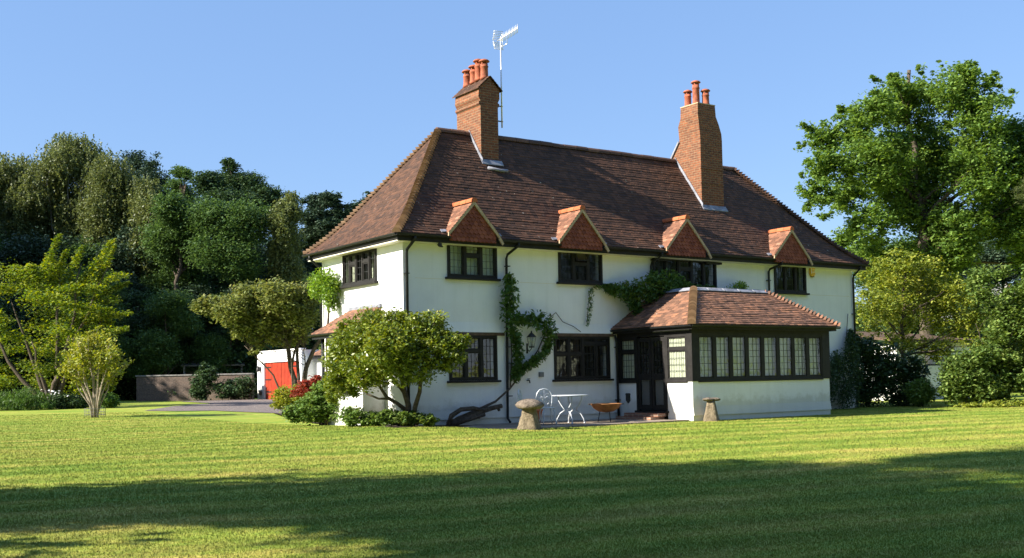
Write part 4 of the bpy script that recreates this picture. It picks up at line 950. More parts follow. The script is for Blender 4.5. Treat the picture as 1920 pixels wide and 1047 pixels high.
# ================================================================== CLIMBERS
def climber(name, label, paths, leafm, size, per, rad, stems, group=None, cat='climbing plant', hang=.8, barkm=None, stem_r=.012, stemname='stem', asp=.38):
    o = np.array(paths[0][0][:3]); T = thing(name, label, cat, o, 0, group); Ps = []
    for path in paths:
        pts = np.array([q[:3] for q in path], float)-o; rr = np.array([q[3] if len(q) > 3 else rad for q in path])
        seg = np.linalg.norm(np.diff(pts, axis=0), axis=1); cum = np.concatenate([[0], np.cumsum(seg)]); n = int(per*cum[-1]); s = RNG.uniform(0, cum[-1], n)
        base = np.stack([np.interp(s, cum, pts[:, i]) for i in range(3)], 1); r = np.interp(s, cum, rr)
        nc = max(4, n//22); ci = RNG.integers(0, nc, n); cb = base[RNG.integers(0, n, nc)]   # bunch the leaves
        off = unit(n)*(RNG.uniform(0, 1, n)**.6*r)[:, None]; off[:, 1] = off[:, 1]*.55-np.abs(r)*.35; Ps.append(base+off+RNG.normal(size=(n, 3))*.01)
    quads_obj('foliage', leaves(np.concatenate(Ps), size, asp, .3, hang), leafm, T)
    mb = MB()
    for st_ in stems: pts = [np.array(q[:3])-o for q in st_]; k = len(pts); mb.tube(pts, [(st_[i][3] if len(st_[i]) > 3 else stem_r) for i in range(k)], 7)
    mb.build(stemname, barkm or BARK, T); return T
climber('wisteria', 'green wisteria climbing the downpipe and looping round the wall lantern', [
    [(3.10, -.16, 3.95, .07), (3.08, -.16, 3.7, .28), (3.05, -.18, 3.2, .34), (3.10, -.18, 2.8, .36), (3.15, -.18, 2.5, .32)],
    [(3.15, -.18, 2.5, .22), (3.30, -.16, 2.2, .18), (3.35, -.16, 1.8, .2), (3.25, -.14, 1.3, .2)],
    [(3.2, -.18, 2.75, .15), (3.5, -.18, 2.72, .12), (3.85, -.2, 2.80, .28), (4.15, -.2, 2.70, .34), (4.35, -.2, 2.42, .30), (4.35, -.18, 2.15, .18), (4.2, -.16, 1.85, .15), (3.85, -.16, 1.65, .15), (3.45, -.14, 1.45, .17), (3.2, -.14, 1.2, .14)]],
    LEAF_VINE, .15, 480, .2, [
    [(1.05, -.34, .02, .06), (1.35, -.33, .22, .055), (2.0, -.26, .42, .04), (2.6, -.2, .62, .03), (3.1, -.15, .95, .026), (3.6, -.13, 1.45, .022), (4.05, -.12, 1.95, .018), (4.3, -.12, 2.4, .015), (4.4, -.1, 2.8, .012), (4.72, -.08, 3.0, .012), (4.95, -.08, 2.75, .011), (5.35, -.06, 2.62, .010), (5.6, -.05, 2.48, .008)],
    [(3.1, -.15, .95, .02), (3.17, -.15, 1.8, .018), (3.15, -.15, 2.8, .016), (3.1, -.15, 3.9, .01)]])
mb = MB()
mb.tube([(.95, -.50, .05), (1.05, -.5, .30), (1.35, -.48, .45), (1.75, -.45, .47), (2.05, -.42, .42)], [.06, .065, .06, .055, .045], 8)
mb.tube([(1.0, -.42, .10), (1.5, -.40, .20), (2.0, -.38, .38), (2.4, -.36, .46), (2.68, -.35, .50)], [.085, .08, .075, .06, .06], 8)
mb.tube([(2.55, -.36, .48), (2.6, -.36, .38)], .04, 7); mb.tube([(1.0, -.45, .08), (2.1, -.42, .30)], [.09, .05], 8)
tag(mb.build('driftwood_log', BARK), 'curved dark log leaning against the white wall behind the camellia', 'log')
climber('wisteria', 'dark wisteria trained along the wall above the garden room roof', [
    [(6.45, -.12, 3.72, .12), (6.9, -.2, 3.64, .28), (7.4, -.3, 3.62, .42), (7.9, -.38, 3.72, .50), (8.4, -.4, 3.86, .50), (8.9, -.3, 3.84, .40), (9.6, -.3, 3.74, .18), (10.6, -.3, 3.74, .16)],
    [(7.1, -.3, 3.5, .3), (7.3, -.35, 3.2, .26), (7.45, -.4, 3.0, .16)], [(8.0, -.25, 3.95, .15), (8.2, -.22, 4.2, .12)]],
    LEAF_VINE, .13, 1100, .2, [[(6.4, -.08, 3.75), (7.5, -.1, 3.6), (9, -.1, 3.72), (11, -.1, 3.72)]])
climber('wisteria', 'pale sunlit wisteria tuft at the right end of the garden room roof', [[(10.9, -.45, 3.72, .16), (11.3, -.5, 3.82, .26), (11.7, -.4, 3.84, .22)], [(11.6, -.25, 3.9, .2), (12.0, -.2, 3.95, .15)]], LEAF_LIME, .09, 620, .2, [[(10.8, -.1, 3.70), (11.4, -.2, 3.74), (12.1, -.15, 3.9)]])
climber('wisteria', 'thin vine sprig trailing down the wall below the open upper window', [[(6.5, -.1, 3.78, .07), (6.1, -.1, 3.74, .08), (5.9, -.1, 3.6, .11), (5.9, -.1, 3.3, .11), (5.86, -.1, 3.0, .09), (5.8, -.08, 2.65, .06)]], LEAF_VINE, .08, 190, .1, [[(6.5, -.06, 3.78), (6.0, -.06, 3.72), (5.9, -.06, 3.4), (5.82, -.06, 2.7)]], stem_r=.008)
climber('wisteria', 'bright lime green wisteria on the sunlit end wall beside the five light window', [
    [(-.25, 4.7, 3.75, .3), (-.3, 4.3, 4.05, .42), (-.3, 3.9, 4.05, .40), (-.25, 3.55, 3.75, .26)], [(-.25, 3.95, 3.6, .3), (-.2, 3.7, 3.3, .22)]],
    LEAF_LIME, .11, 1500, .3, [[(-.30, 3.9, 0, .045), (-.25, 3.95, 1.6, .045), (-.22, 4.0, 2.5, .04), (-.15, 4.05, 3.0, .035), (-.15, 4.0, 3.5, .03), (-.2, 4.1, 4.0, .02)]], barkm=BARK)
climber('climbing_plant', 'dark climber at the far end of the front wall by the last downpipe', [
    [(16.4, -.25, .2, .6), (16.7, -.25, 1.2, .6), (16.9, -.2, 1.9, .42), (17.1, -.12, 2.6, .12)], [(15.0, -.3, .2, .5), (15.5, -.3, .9, .55), (16.2, -.2, 1.7, .4)], [(13.4, -.4, .2, .4), (14.2, -.35, .6, .45), (15.0, -.25, 1.1, .4)]],
    LEAF_DARK, .10, 1900, .3, [[(16.6, -.1, 0), (16.8, -.1, 1.5), (17.1, -.08, 3.2)]])

# ================================================================== SHRUBS AND SMALL TREES
def shrub(name, label, u, v, D, lobes, leafm, n, size, base_v=None, group=None, cat='shrub', nleaf=34, **kw):
    b = gat(u, D) if base_v is None else gpt(u, base_v)
    return tree(name, label, cat, b, [lob(*l[:4], D, *(l[4:])) for l in lobes], leafm, kw.pop('barkm', BARK), n, nleaf, size, kw.pop('trunk_r', .03), kw.pop('stems', 4), group, crown='foliage', trunk='stem', nlimb=kw.pop('nlimb', 6), **kw)
# camellia at the corner: spreading stems and a broad glossy crown
cb = np.array([-.35, -.80, float(g(-.35, -.8))])
T = thing('camellia', 'rounded glossy camellia tree with forked bare stems at the house corner', 'tree', cb)
lb = [(c-cb, r) for c, r in [lob(665, 665, 52, 62, 26.9), lob(640, 720, 32, 30, 27.0), lob(700, 625, 55, 46, 26.6), lob(745, 615, 45, 35, 26.4), lob(800, 625, 50, 46, 26.2), lob(835, 660, 42, 42, 26.0), lob(770, 680, 62, 44, 26.0), lob(700, 690, 60, 40, 26.3), lob(870, 640, 14, 18, 26.0), lob(725, 650, 50, 50, 25.4), lob(655, 625, 25, 30, 27), lob(632, 680, 28, 46, 27.2), lob(628, 735, 24, 26, 27.4), lob(660, 725, 26, 22, 27)]]
P, cen = cloud(lb, 1100, 40, .34, .42, .75); P2 = P[RNG.uniform(size=len(P)) < .95]
quads_obj('crown', leaves(P2, .09, .5, .35, .2), LEAF_CAM, T)
mb = MB(); to = lambda u, v, D: dep(u, v, D)-cb
b0 = np.array([0, 0, -.05])
mb.tube([b0, to(766, 760, 26.5), to(758, 735, 26.6), to(752, 700, 26.6), to(742, 660, 26.6)], [.085, .07, .065, .05, .03], 9)
mb.tube([b0+np.array([.1, 0, 0]), to(778, 765, 26.4), to(787, 735, 26.4), to(790, 700, 26.3), to(800, 650, 26.2)], [.07, .06, .05, .045, .03], 9)
mb.tube([to(768, 775, 26.6), to(745, 757, 26.5), to(725, 745, 26.5), to(712, 725, 26.6), to(705, 690, 26.6)], [.06, .05, .045, .035, .02], 8)
mb.tube([to(728, 748, 26.5), to(710, 748, 26.4), to(690, 740, 26.5), to(675, 728, 26.6), to(665, 700, 26.7)], [.03, .026, .024, .02, .012], 7)
mb.tube([to(756, 735, 26.6), to(745, 720, 26.5), to(735, 710, 26.4), to(720, 690, 26.3)], [.04, .035, .03, .02], 7)
for j in RNG.choice(len(cen), 34, replace=False):
    e = cen[j]; s_ = [to(742, 665, 26.6), to(800, 655, 26.2), to(705, 690, 26.6), to(665, 700, 26.7)][j % 4]; limb(mb, s_, e, .022, .005, .12, 5, 4)
mb.build('trunk', BARK, T)
# low planting under it
shrub('laurel_bush', 'low dark glossy bush at the foot of the camellia', 760, 785, 26.2, [(730, 783, 26, 14), (765, 785, 30, 15), (800, 788, 24, 13)], LEAF_RHOD, 130, .10, nleaf=26, group='shrubs in the corner border')
shrub('geranium_clump', 'mid green leafy clump at the lawn edge left of the camellia', 690, 785, 27.0, [(665, 782, 30, 20), (700, 787, 28, 15)], LEAF_SHRUB, 130, .085, nleaf=28, group='shrubs in the corner border')
shrub('hydrangea', 'bright green bushy shrub in the border nearest the lawn', 605, 770, 29.5, [(590, 766, 36, 30), (625, 762, 32, 34), (570, 780, 22, 16), (610, 735, 28, 26), (550, 775, 24, 18)], LEAF_SHRUB, 400, .10, nleaf=30, group='shrubs in the corner border')
shrub('spirea', 'yellowish shrub in front of the red garage door', 540, 750, 37, [(535, 748, 26, 24), (560, 745, 20, 24), (520, 758, 14, 12)], LEAF_YOUNG, 150, .09, nleaf=26, group='shrubs in the corner border')
shrub('hydrangea', 'green shrub against the bay under the camellia branches', 655, 745, 29.5, [(640, 745, 24, 34), (665, 750, 18, 26)], LEAF_SHRUB, 120, .09, nleaf=26, group='shrubs in the corner border')
shrub('red_maple', 'small weeping red maple between the border tree and the bay', 578, 722, 34, [(575, 728, 26, 16), (590, 718, 18, 16), (560, 738, 20, 8)], LEAF_RED, 150, .09, nleaf=26, group='shrubs in the corner border', hang=.8)
# spreading tree between driveway and house
b = gpt(560, 764); Db = 37.5; b = gat(560, Db)
tree('magnolia', 'umbrella shaped greyish green tree between the driveway and the house', 'tree', b,
     [lob(*q, Db+dd) for q, dd in (((395, 575, 34, 22), 0), ((440, 580, 44, 32), -.4), ((480, 560, 48, 36), .3), ((530, 560, 50, 36), -.3), ((560, 590, 45, 40), 0), ((500, 600, 55, 40), .3), ((580, 555, 30, 30), .3), ((460, 610, 30, 34), 0), ((540, 625, 50, 26), .5), ((480, 645, 16, 24), 0))],
     LEAF_MAG, BARK, 800, 34, .125, .05, 3, shell=.55, fork=.30, nlimb=16, spread=.16)
mt = [o for o in bpy.data.objects if o.name == 'magnolia'][0]; mb = MB(); tm = lambda u, v, d=0.: dep(u, v, Db+d)-b
for pts, r_ in (([(566, 748), (570, 715), (574, 690), (590, 652), (618, 612), (628, 590)], .11), ([(556, 748), (553, 715), (545, 690), (540, 655), (520, 622), (492, 600)], .11), ([(560, 748), (560, 710), (557, 665), (560, 615)], .07), ([(546, 692), (552, 660), (566, 635), (580, 600)], .05)):
    mb.tube([tm(u, v, .1*k) for k, (u, v) in enumerate(pts)], [r_*(1-.13*k) for k in range(len(pts))], 8)
mb.build('bough', BARK, mt)
# young multi-stemmed tree in a guard
b = gpt(178, 783); Ds = float((b-CAM)@FW)
T = thing('multi_stem_tree', 'young vase shaped multi stemmed tree with pale stems alone on the lawn', 'tree', b)
mb = MB(); tips = []
for k, (u, v) in enumerate([(118, 690), (135, 655), (145, 640), (155, 632), (165, 630), (175, 628), (185, 632), (195, 635), (205, 640), (214, 655), (220, 665), (228, 685), (125, 665), (150, 660), (190, 660), (170, 650), (205, 670), (140, 690)]):
    e = dep(u, v, Ds+RNG.uniform(-.7, .7))-b; mid = e*np.array([.45, .45, .5])+RNG.normal(size=3)*.06; st_ = np.array([RNG.normal()*.06, RNG.normal()*.06, 0])
    q = e*np.array([.75, .75, .78])+RNG.normal(size=3)*.05
    mb.tube([st_, (st_+mid)/2*np.array([.8, .8, 1]), mid, q, e], [.034, .03, .024, .016, .007], 6)
    tips += [q+(e-q)*f+RNG.normal(size=3)*.10 for f in np.linspace(-.3, 1, 13)]
    for f in (.2, .5, .8):
        a = mid+(e-mid)*f; e2 = a+np.array([RNG.normal()*.22, RNG.normal()*.22, abs(RNG.normal())*.25+.05]); mb.tube([a, e2], [.009, .004], 5); tips += [e2+RNG.normal(size=3)*.06, (a+e2)/2]
mb.tube([np.array([0, 0, .9]), dep(205, 712, Ds)-b, dep(228, 692, Ds)-b, dep(236, 680, Ds)-b], [.012, .01, .008, .004], 5)
mb.build('trunk', BARKL, T); tips = np.array(tips); ii = np.repeat(np.arange(len(tips)), 15)
quads_obj('crown', leaves(tips[ii]+RNG.normal(size=(len(ii), 3))*.09, .115, .6, .4), LEAF_YOUNG, T)
mb = MB()
for k in range(16): a = k*.3927; mb.tube([(math.cos(a)*.36, math.sin(a)*.36, 0), (math.cos(a)*.36, math.sin(a)*.36, .32)], .006, 4)
for z in (.1, .2, .32): mb.tube([(math.cos(k*.3927)*.36, math.sin(k*.3927)*.36, z) for k in range(17)], .006, 4)
mb.build('wire_guard', WOODG, T)
# big layered maple at the left
Dm = 50; b = gat(95, Dm); T = thing('japanese_maple', 'large layered golden green maple before the dark wood at the left', 'tree', b)
Ps = []
def spray(u0, v0, u1, v1, wpx, n, off=0):
    a = dep(u0, v0, Dm+off)-b; e = dep(u1, v1, Dm+off+RNG.uniform(-1, 1))-b; t_ = RNG.uniform(0, 1, n)**.8; wd = wpx*Dm/F*(1.05-.75*t_)
    q = a+(e-a)*t_[:, None]+RNG.normal(size=(n, 3))*np.stack([wd*.5, wd*.7, wd*.34], 1); Ps.append(q)
for s_ in [(60, 560, 112, 440, 16), (110, 560, 155, 462, 16), (150, 540, 213, 450, 17), (100, 560, 95, 480, 18), (170, 560, 240, 530, 14), (150, 600, 245, 588, 16), (40, 520, 28, 500, 20), (60, 540, 60, 500, 26), (120, 600, 210, 605, 16), (90, 640, 180, 640, 18), (130, 560, 180, 500, 18), (180, 540, 215, 460, 12), (100, 530, 125, 470, 14)]: spray(*s_, 900)
for v in range(520, 725, 22):
    for k in range(5): u = -60+k*58+RNG.uniform(-26, 26); v1_ = v+RNG.uniform(-12, 12); spray(u-22+RNG.uniform(-14, 14), v1_, u+RNG.uniform(25, 60), v1_+RNG.uniform(-16, 22), RNG.uniform(16, 34), 560, RNG.uniform(-3, 3))
quads_obj('crown', leaves(np.concatenate(Ps), .15, .5, .7, .3), LEAF_ACER, T)
mb = MB()
for e in [(20, 560), (110, 500), (150, 500), (205, 500), (200, 590), (60, 640), (-40, 600)]: limb(mb, (0, 0, -.05), dep(*e, Dm)-b, .13, .02, .1, 7, 6)
mb.build('trunk', BARK, T)
# things in the shade along the wood's edge
shrub('tall_border_plants', 'dark clump of tall upright border plants at the left edge of the lawn', 40, 755, 47, [(0, 755, 40, 24), (45, 753, 40, 26), (80, 757, 22, 22)], LEAF_VINE, 260, .14, nleaf=26, aspect=.16, hang=-1.6, up=0.)
T = shrub('flowering_bush', 'dark bush flecked with small white flowers behind the young tree', 120, 757, 48, [(110, 755, 30, 22), (150, 758, 26, 18)], LEAF_DARK, 150, .11, nleaf=28)
fp = np.array([dep(u, v, 47.4) for u, v in [(90, 735), (98, 732), (104, 738), (94, 742), (84, 736), (100, 746), (112, 740), (122, 744), (78, 733), (130, 742)]])-np.array(T.location)
quads_obj('flowers', leaves(np.repeat(fp, 3, 0)+RNG.normal(size=(30, 3))*.05, .09, .9), PETAL, T)
shrub('round_bush', 'small round dark bush at the edge of the wood right of the young tree', 205, 755, 48, [(205, 755, 19, 19)], LEAF_VINE, 90, .11, nleaf=30)
gw = thing('garden_wall', 'long old brick garden wall running from the garage into the wood', 'wall', (10.7, 37.4, .28))
a_ = gat(258, 66)-np.array([10.7, 37.4, .28]); dv = a_/np.linalg.norm(a_[:2]); pr = np.array([-dv[1], dv[0], 0]); Lw = np.linalg.norm(a_[:2])
gw.rotation_euler = (0, 0, math.atan2(dv[1], dv[0]))
mb = MB(); mb.box(0, Lw, -.12, .12, -.4, 1.48); mb.build('wall_face', BRICKD, gw)
mb = MB(); mb.box(0, Lw+.05, -.17, .17, 1.482, 1.56); mb.build('coping', WOODG, gw, .01)
shrub('evergreen_bush', 'tall dark evergreen shrub in front of the garden wall', 385, 720, 63, [(375, 725, 18, 32), (392, 705, 14, 24), (380, 690, 10, 12)], LEAF_DARK, 150, .16, nleaf=28)
shrub('evergreen_bush', 'broad low dark shrub between garden wall and garage', 440, 735, 63, [(425, 732, 28, 20), (455, 728, 26, 24)], LEAF_DARK, 150, .16, nleaf=28)
p = gpt(330, 752); pt = thing('planted_pot', 'terracotta pot with a small plant at the edge of the driveway', 'plant pot', p)
mb = MB(); mb.lathe([(.15, 0), (.22, .34), (.25, .34), (.25, .42), (.21, .42), (.2, .36)], (0, 0, 0), 16); mb.build('pot', TERRA, pt)
quads_obj('foliage', leaves(RNG.normal(size=(260, 3))*np.array([.16, .16, .10])+np.array([0, 0, .52]), .12), LEAF_SHRUB, pt)
# low open timber lean-to behind the wall
p = gat(400, 72); ls = thing('log_store', 'low weathered timber store with a sloping roof behind the garden wall', 'shed', p, -.35)
mb = MB(); mb.prism([(-2.0, -.9, 2.15), (2.0, -.9, 2.15), (2.0, .9, 2.55), (-2.0, .9, 2.55)], (0, 0, 0), (0, 0, .08)); mb.build('roof', WOODG, ls)
for x in (-1.8, 0, 1.8):
    for y in (-.8, .8): mb = MB(); mb.box(x-.06, x+.06, y-.06, y+.06, -.1, 2.16 if y < 0 else 2.5); mb.build('post', WOODG, ls)
mb = MB(); mb.box(-1.9, 1.9, .86, .89, 0, 2.4); mb.build('back_board', WOODG, ls)

# garage with the red doors
gp = thing('garage', 'white flat topped garage with big red double doors at the end of the driveway', 'garage', (10.83, 28.2, .28))
GM = fr((0, 0, 0), (0, 1, 0), (-1, 0, 0))
mb = MB(); wall(mb, GM, 2.6, 8.85, -.5, 2.72, [(3.2, 7.85, -.02, 2.13)], .3); mb.quad((0, 8.85, -.5), (6, 8.85, -.5), (6, 8.85, 2.72), (0, 8.85, 2.72)); mb.quad((0, 2.6, -.5), (0, 2.6, 2.72), (6, 2.6, 2.72), (6, 2.6, -.5)); mb.quad((0, 2.6, 2.6), (0, 8.85, 2.6), (6, 8.85, 2.6), (6, 2.6, 2.6)); mb.build('wall', WHITE, gp)
mb = MB(); mb.box(-.05, .25, 2.55, 8.9, 2.722, 2.80); mb.build('coping', WHITEP, gp, .01)
for s_, (y0, y1) in enumerate(((3.21, 5.51), (5.54, 7.84))):
    mb = MB(); n = 10
    for k in range(n): a, c = y0+(y1-y0)*k/n, y0+(y1-y0)*(k+1)/n; mb.box(.08+.004*(k % 2), .13, a+.004, c-.004, .02, 2.11)
    d_ = mb.build('door', REDDOOR, gp)
    mb = MB()
    for z in (.45, 1.15, 1.85): h0 = (y1-.85, y1-.02) if s_ else (y0+.02, y0+.85); mb.box(.065, .079, *h0, z-.035, z+.035)
    build_each(mb, 'hinge', IRON, d_)
mb = MB(); mb.box(-.14, -.01, 8.25, 8.45, 1.65, 1.9); mb.lathe([(.1, 1.62), (.12, 1.66), (.05, 1.95)], (-.16, 8.35, 0), 8); mb.build('lamp', IRON, gp)
mb = MB(); mb.box(-.06, -.003, 8.2, 8.5, .28, .5); mb.build('vent', IRON, gp)
# white outbuilding with tiled roof beside it
op = thing('outbuilding', 'white outbuilding with a small tiled roof between garage and house', 'outbuilding', (11.6, 22.2, .25))
mb = MB(); wall(mb, GM, 0, 8.3, -.5, 2.3, [(3.0, 3.7, .9, 1.9)], .25); mb.quad((0, 0, -.5), (0, 0, 2.3), (5, 0, 2.3), (5, 0, -.5)); mb.quad((0, 8.3, -.5), (5, 8.3, -.5), (5, 8.3, 2.3), (0, 8.3, 2.3)); mb.quad((.3, .3, 0), (.3, 8, 0), (.3, 8, 2.2), (.3, .3, 2.2)); mb.build('wall', WHITE, op)
mb = MB(); oz_ = lambda t: 2.42+1.75*t
tilefield(mb, lambda a, t: (-.3+2.8*t, a), lambda t: (-.25, 8.5-1.4*t), 2.8, oz_, expo=.13, tw=.25); rf_ = mb.build('roof', PORCHT, op)
mb = MB(); mb.quad((-.3, -.25, 2.41), (-.3, 8.5, 2.41), (2.5, 7.1, 4.16), (2.5, -.25, 4.16)); mb.quad((2.5, -.25, 4.16), (2.5, 7.1, 4.16), (5.3, 8.5, 2.41), (5.3, -.25, 2.41)); mb.add([(-.3, 8.5, 2.41), (5.3, 8.5, 2.41), (2.5, 7.1, 4.16), (-.3, -.25, 2.41), (5.3, -.25, 2.41), (2.5, -.25, 4.16)], [(0, 1, 2), (3, 5, 4)]); mb.build('roof_boarding', OAKWOOD, rf_)
mb = MB(); gutter(mb, (-.33, 8.5, 2.4), (-.33, -.25, 2.4), .055); mb.box(-.28, -.25, -.2, 8.4, 2.2, 2.4); mb.build('gutter', GUTTER, op)
mb = MB(); mb.box(-.03, .05, 3.0, 3.08, .9, 1.9); mb.box(-.03, .05, 3.62, 3.7, .9, 1.9); mb.box(-.03, .05, 3.08, 3.62, .9, .97); mb.box(-.03, .05, 3.08, 3.62, 1.83, 1.9); mb.box(-.02, .04, 3.33, 3.37, .97, 1.83); wn = mb.build('window', BLACK, op); mb = MB(); mb.quad((.02, 3.08, .97), (.02, 3.62, .97), (.02, 3.62, 1.83), (.02, 3.08, 1.83)); mb.build('pane', GLASS, wn)

# ================================================================== RIGHT SIDE
Do = 56; b = gat(1737, Do)
tree('oak_tree', 'tall spreading green oak rising behind the far end of the house', 'tree', b,
     [lob(*q, Do+RNG.uniform(-2.5, 2.5)) for q in ((1700, 195, 66, 58), (1790, 170, 66, 52), (1835, 225, 62, 62), (1640, 205, 46, 40), (1600, 245, 46, 40), (1545, 262, 42, 36), (1560, 310, 60, 38), (1530, 360, 36, 34), (1590, 365, 60, 40), (1650, 300, 75, 62), (1740, 300, 90, 80), (1840, 320, 80, 70), (1910, 270, 60, 60), (1960, 330, 80, 90), (1630, 420, 56, 40), (1590, 455, 48, 34), (1640, 480, 70, 36), (1720, 400, 80, 50), (1800, 420, 70, 44), (1900, 420, 70, 60), (1960, 450, 70, 70), (1680, 155, 22, 22), (1810, 135, 30, 20), (1860, 160, 22, 26), (1740, 470, 70, 40), (1790, 470, 60, 44), (1765, 505, 50, 36), (1940, 480, 50, 50), (1680, 520, 60, 36), (1600, 490, 40, 30), (1890, 380, 80, 60), (1700, 350, 80, 60), (1508, 235, 16, 12), (1500, 275, 14, 12), (1506, 330, 14, 10), (1515, 395, 14, 10), (1640, 150, 14, 12), (1725, 128, 14, 10), (1765, 118, 12, 8), (1580, 205, 16, 12), (1545, 405, 22, 12), (1890, 180, 20, 16))],
     LEAF_OAK, BARK, 3000, 55, .20, .40, 1, csize=.29, shell=.6, nlimb=32, fork=.5, flat=.7)
Dr = 42.5; b = gat(1692, 42)
tree('cherry_tree', 'small yellowing tree with a dark leaning trunk past the end of the house', 'tree', b,
     [lob(*q, Dr+RNG.uniform(-.8, .8)) for q in ((1650, 520, 42, 40), (1690, 505, 46, 36), (1740, 530, 56, 46), (1640, 575, 40, 40), (1690, 580, 60, 46), (1760, 590, 60, 50), (1630, 620, 26, 22), (1690, 640, 50, 26), (1750, 655, 46, 24), (1800, 560, 40, 50), (1810, 625, 36, 40), (1660, 650, 24, 14), (1612, 555, 12, 14), (1618, 600, 14, 12), (1665, 480, 18, 14), (1715, 478, 18, 12), (1760, 500, 20, 16), (1720, 675, 22, 12), (1835, 600, 24, 24))],
     LEAF_MAGR, BARK, 620, 30, .125, .11, 1, shell=.45, fork=.42, nlimb=26)
rl = [(1795+RNG.uniform(0, 150), RNG.uniform(505, 755), RNG.uniform(16, 38), RNG.uniform(14, 30), RNG.uniform(-1.2, 1.2)) for _ in range(46)]
rl = [q for q in rl if q[0] > 1835-(q[1]-500)*.22 or q[1] > 640]
shrub('rhododendron', 'tall broad rhododendron filling the right edge behind the lawn', 1880, 640, 36.8, rl+[(1900, 600, 44, 60), (1930, 680, 50, 70), (1870, 690, 44, 50)], LEAF_RHOD, 820, .13, nleaf=30, csize=.5, shell=.8, group='shrubs at the right edge')
shrub('laurel_bush', 'light green spreading laurel with reddish stems beside the clipped round bush', 1810, 725, 36.3, [(1805, 700, 40, 46), (1840, 730, 44, 32), (1785, 735, 24, 26)], LEAF_RHOD, 560, .12, nleaf=28, barkm=BARKL, group='shrubs at the right edge')
shrub('round_bush', 'clipped round bush with a sunlit top in front of the shaded white wall', 1725, 735, 37.2, [(1725, 736, 26, 26)], LEAF_SHRUB, 170, .10, nleaf=30, group='shrubs at the right edge')
shrub('dark_bush', 'dense dark bush in the shade at the far end of the front wall', 1620, 710, 38.2, [(1600, 735, 40, 32), (1640, 715, 38, 52), (1668, 690, 22, 50), (1590, 690, 26, 36), (1625, 660, 30, 30), (1580, 750, 26, 20), (1690, 745, 30, 24), (1712, 700, 22, 40), (1600, 650, 20, 24)], LEAF_DARK, 760, .12, nleaf=28, group='shrubs at the right edge')
for k, (u, v, D) in enumerate(((1905, 764, 35.6), )):
    T = shrub('low_plants', 'straggling low plants and dead leaves at the right lawn edge', u, v, D, [(1880, 758, 60, 6), (1940, 757, 40, 9), (1820, 760, 40, 5)], LEAF_MAGR, 160, .09, nleaf=20)
# shaded white outbuilding at the right
p = gat(1735, 47); ob = thing('side_building', 'low white outbuilding with a wide dark window behind the round bush', 'outbuilding', p, .0)
mb = MB(); SB = fr((0, 0, 0), (1, 0, 0), (0, -1, 0)); wall(mb, SB, -1.9, 3.4, -.3, 2.45, [(.05, 1.9, 1.45, 1.95)], .2); mb.quad((-1.9, 0, -.3), (-1.9, 0, 2.45), (-1.9, 4, 2.45), (-1.9, 4, -.3)); mb.quad((-1.9, 4, -.3), (-1.9, 4, 2.45), (3.4, 4, 2.45), (3.4, 4, -.3)); mb.build('wall', WHITE, ob)
mb = MB(); mb.prism([(-2.2, -.35, 2.45), (3.7, -.35, 2.45), (3.7, 4.2, 3.0), (-2.2, 4.2, 3.0)], (0, 0, 0), (0, 0, .12)); mb.build('roof', OAKWOOD, ob)
mb = MB(); mb.box(.05, 1.9, .02, .08, 1.45, 1.52); mb.box(.05, 1.9, .02, .08, 1.88, 1.95)
for x in (.05, .95, 1.84): mb.box(x, x+.06, .022, .078, 1.52, 1.88)
wn = mb.build('window', BLACK, ob); mb = MB(); mb.quad((.1, .05, 1.5), (1.88, .05, 1.5), (1.88, .05, 1.9), (.1, .05, 1.9)); mb.build('pane', GLASS, wn)
mb = MB(); mb.box(-.0, 2.0, -.5, -.03, 2.0, 2.08); mb.build('canopy', BLACK, ob)
# neighbouring house glimpsed through the oak
p = gat(1885, 74); nh = thing('neighbour_house', 'white neighbouring house with a red chimney glimpsed through the oak leaves', 'house', p, .963)
mb = MB(); wall(mb, SB, -3, 5, -.3, 5.6, [(-2, -.8, 3.4, 4.6), (1.5, 2.7, 3.4, 4.6)], .25); mb.quad((-3, 0, -.3), (-3, 0, 5.6), (-3, 6, 5.6), (-3, 6, -.3)); mb.quad((5, 0, -.3), (5, 6, -.3), (5, 6, 5.6), (5, 0, 5.6)); mb.add([(-3, 0, 5.6), (-3, 6, 5.6), (-3, 3, 8.6), (5, 0, 5.6), (5, 6, 5.6), (5, 3, 8.6)], [(0, 2, 1), (3, 4, 5)]); mb.build('wall', WHITE, nh)
mb = MB(); tilefield(mb, lambda a, t: (a, -.4+3.4*t), lambda t: (-3.3, 5.3), 3.4, lambda t: 5.2+3.4*t, expo=.2, tw=.3); tilefield(mb, lambda a, t: (a, 6.4-3.4*t), lambda t: (-3.3, 5.3), 3.4, lambda t: 5.2+3.4*t, expo=.2, tw=.3); nr = mb.build('roof', PORCHT, nh)
mb = MB(); mb.box(-.6, .5, 2.5, 3.5, 7.5, 11.2); nc = mb.build('chimney', BRICK, nh)
for x in (-.3, .2): pot(nc, x, 3.0, 11.2, .7, .15)
for x0 in (-2, 1.5):
    mb = MB(); mb.box(x0, x0+1.2, .03, .09, 3.4, 3.48); mb.box(x0, x0+1.2, .03, .09, 4.52, 4.6); mb.box(x0, x0+.07, .031, .089, 3.48, 4.52); mb.box(x0+1.13, x0+1.2, .031, .089, 3.48, 4.52); mb.box(x0+.56, x0+.63, .031, .089, 3.48, 4.52); wn = mb.build('window', WHITEP, nh); mb = MB(); mb.quad((x0, .06, 3.4), (x0+1.2, .06, 3.4), (x0+1.2, .06, 4.6), (x0, .06, 4.6)); mb.build('pane', GLASS, wn)
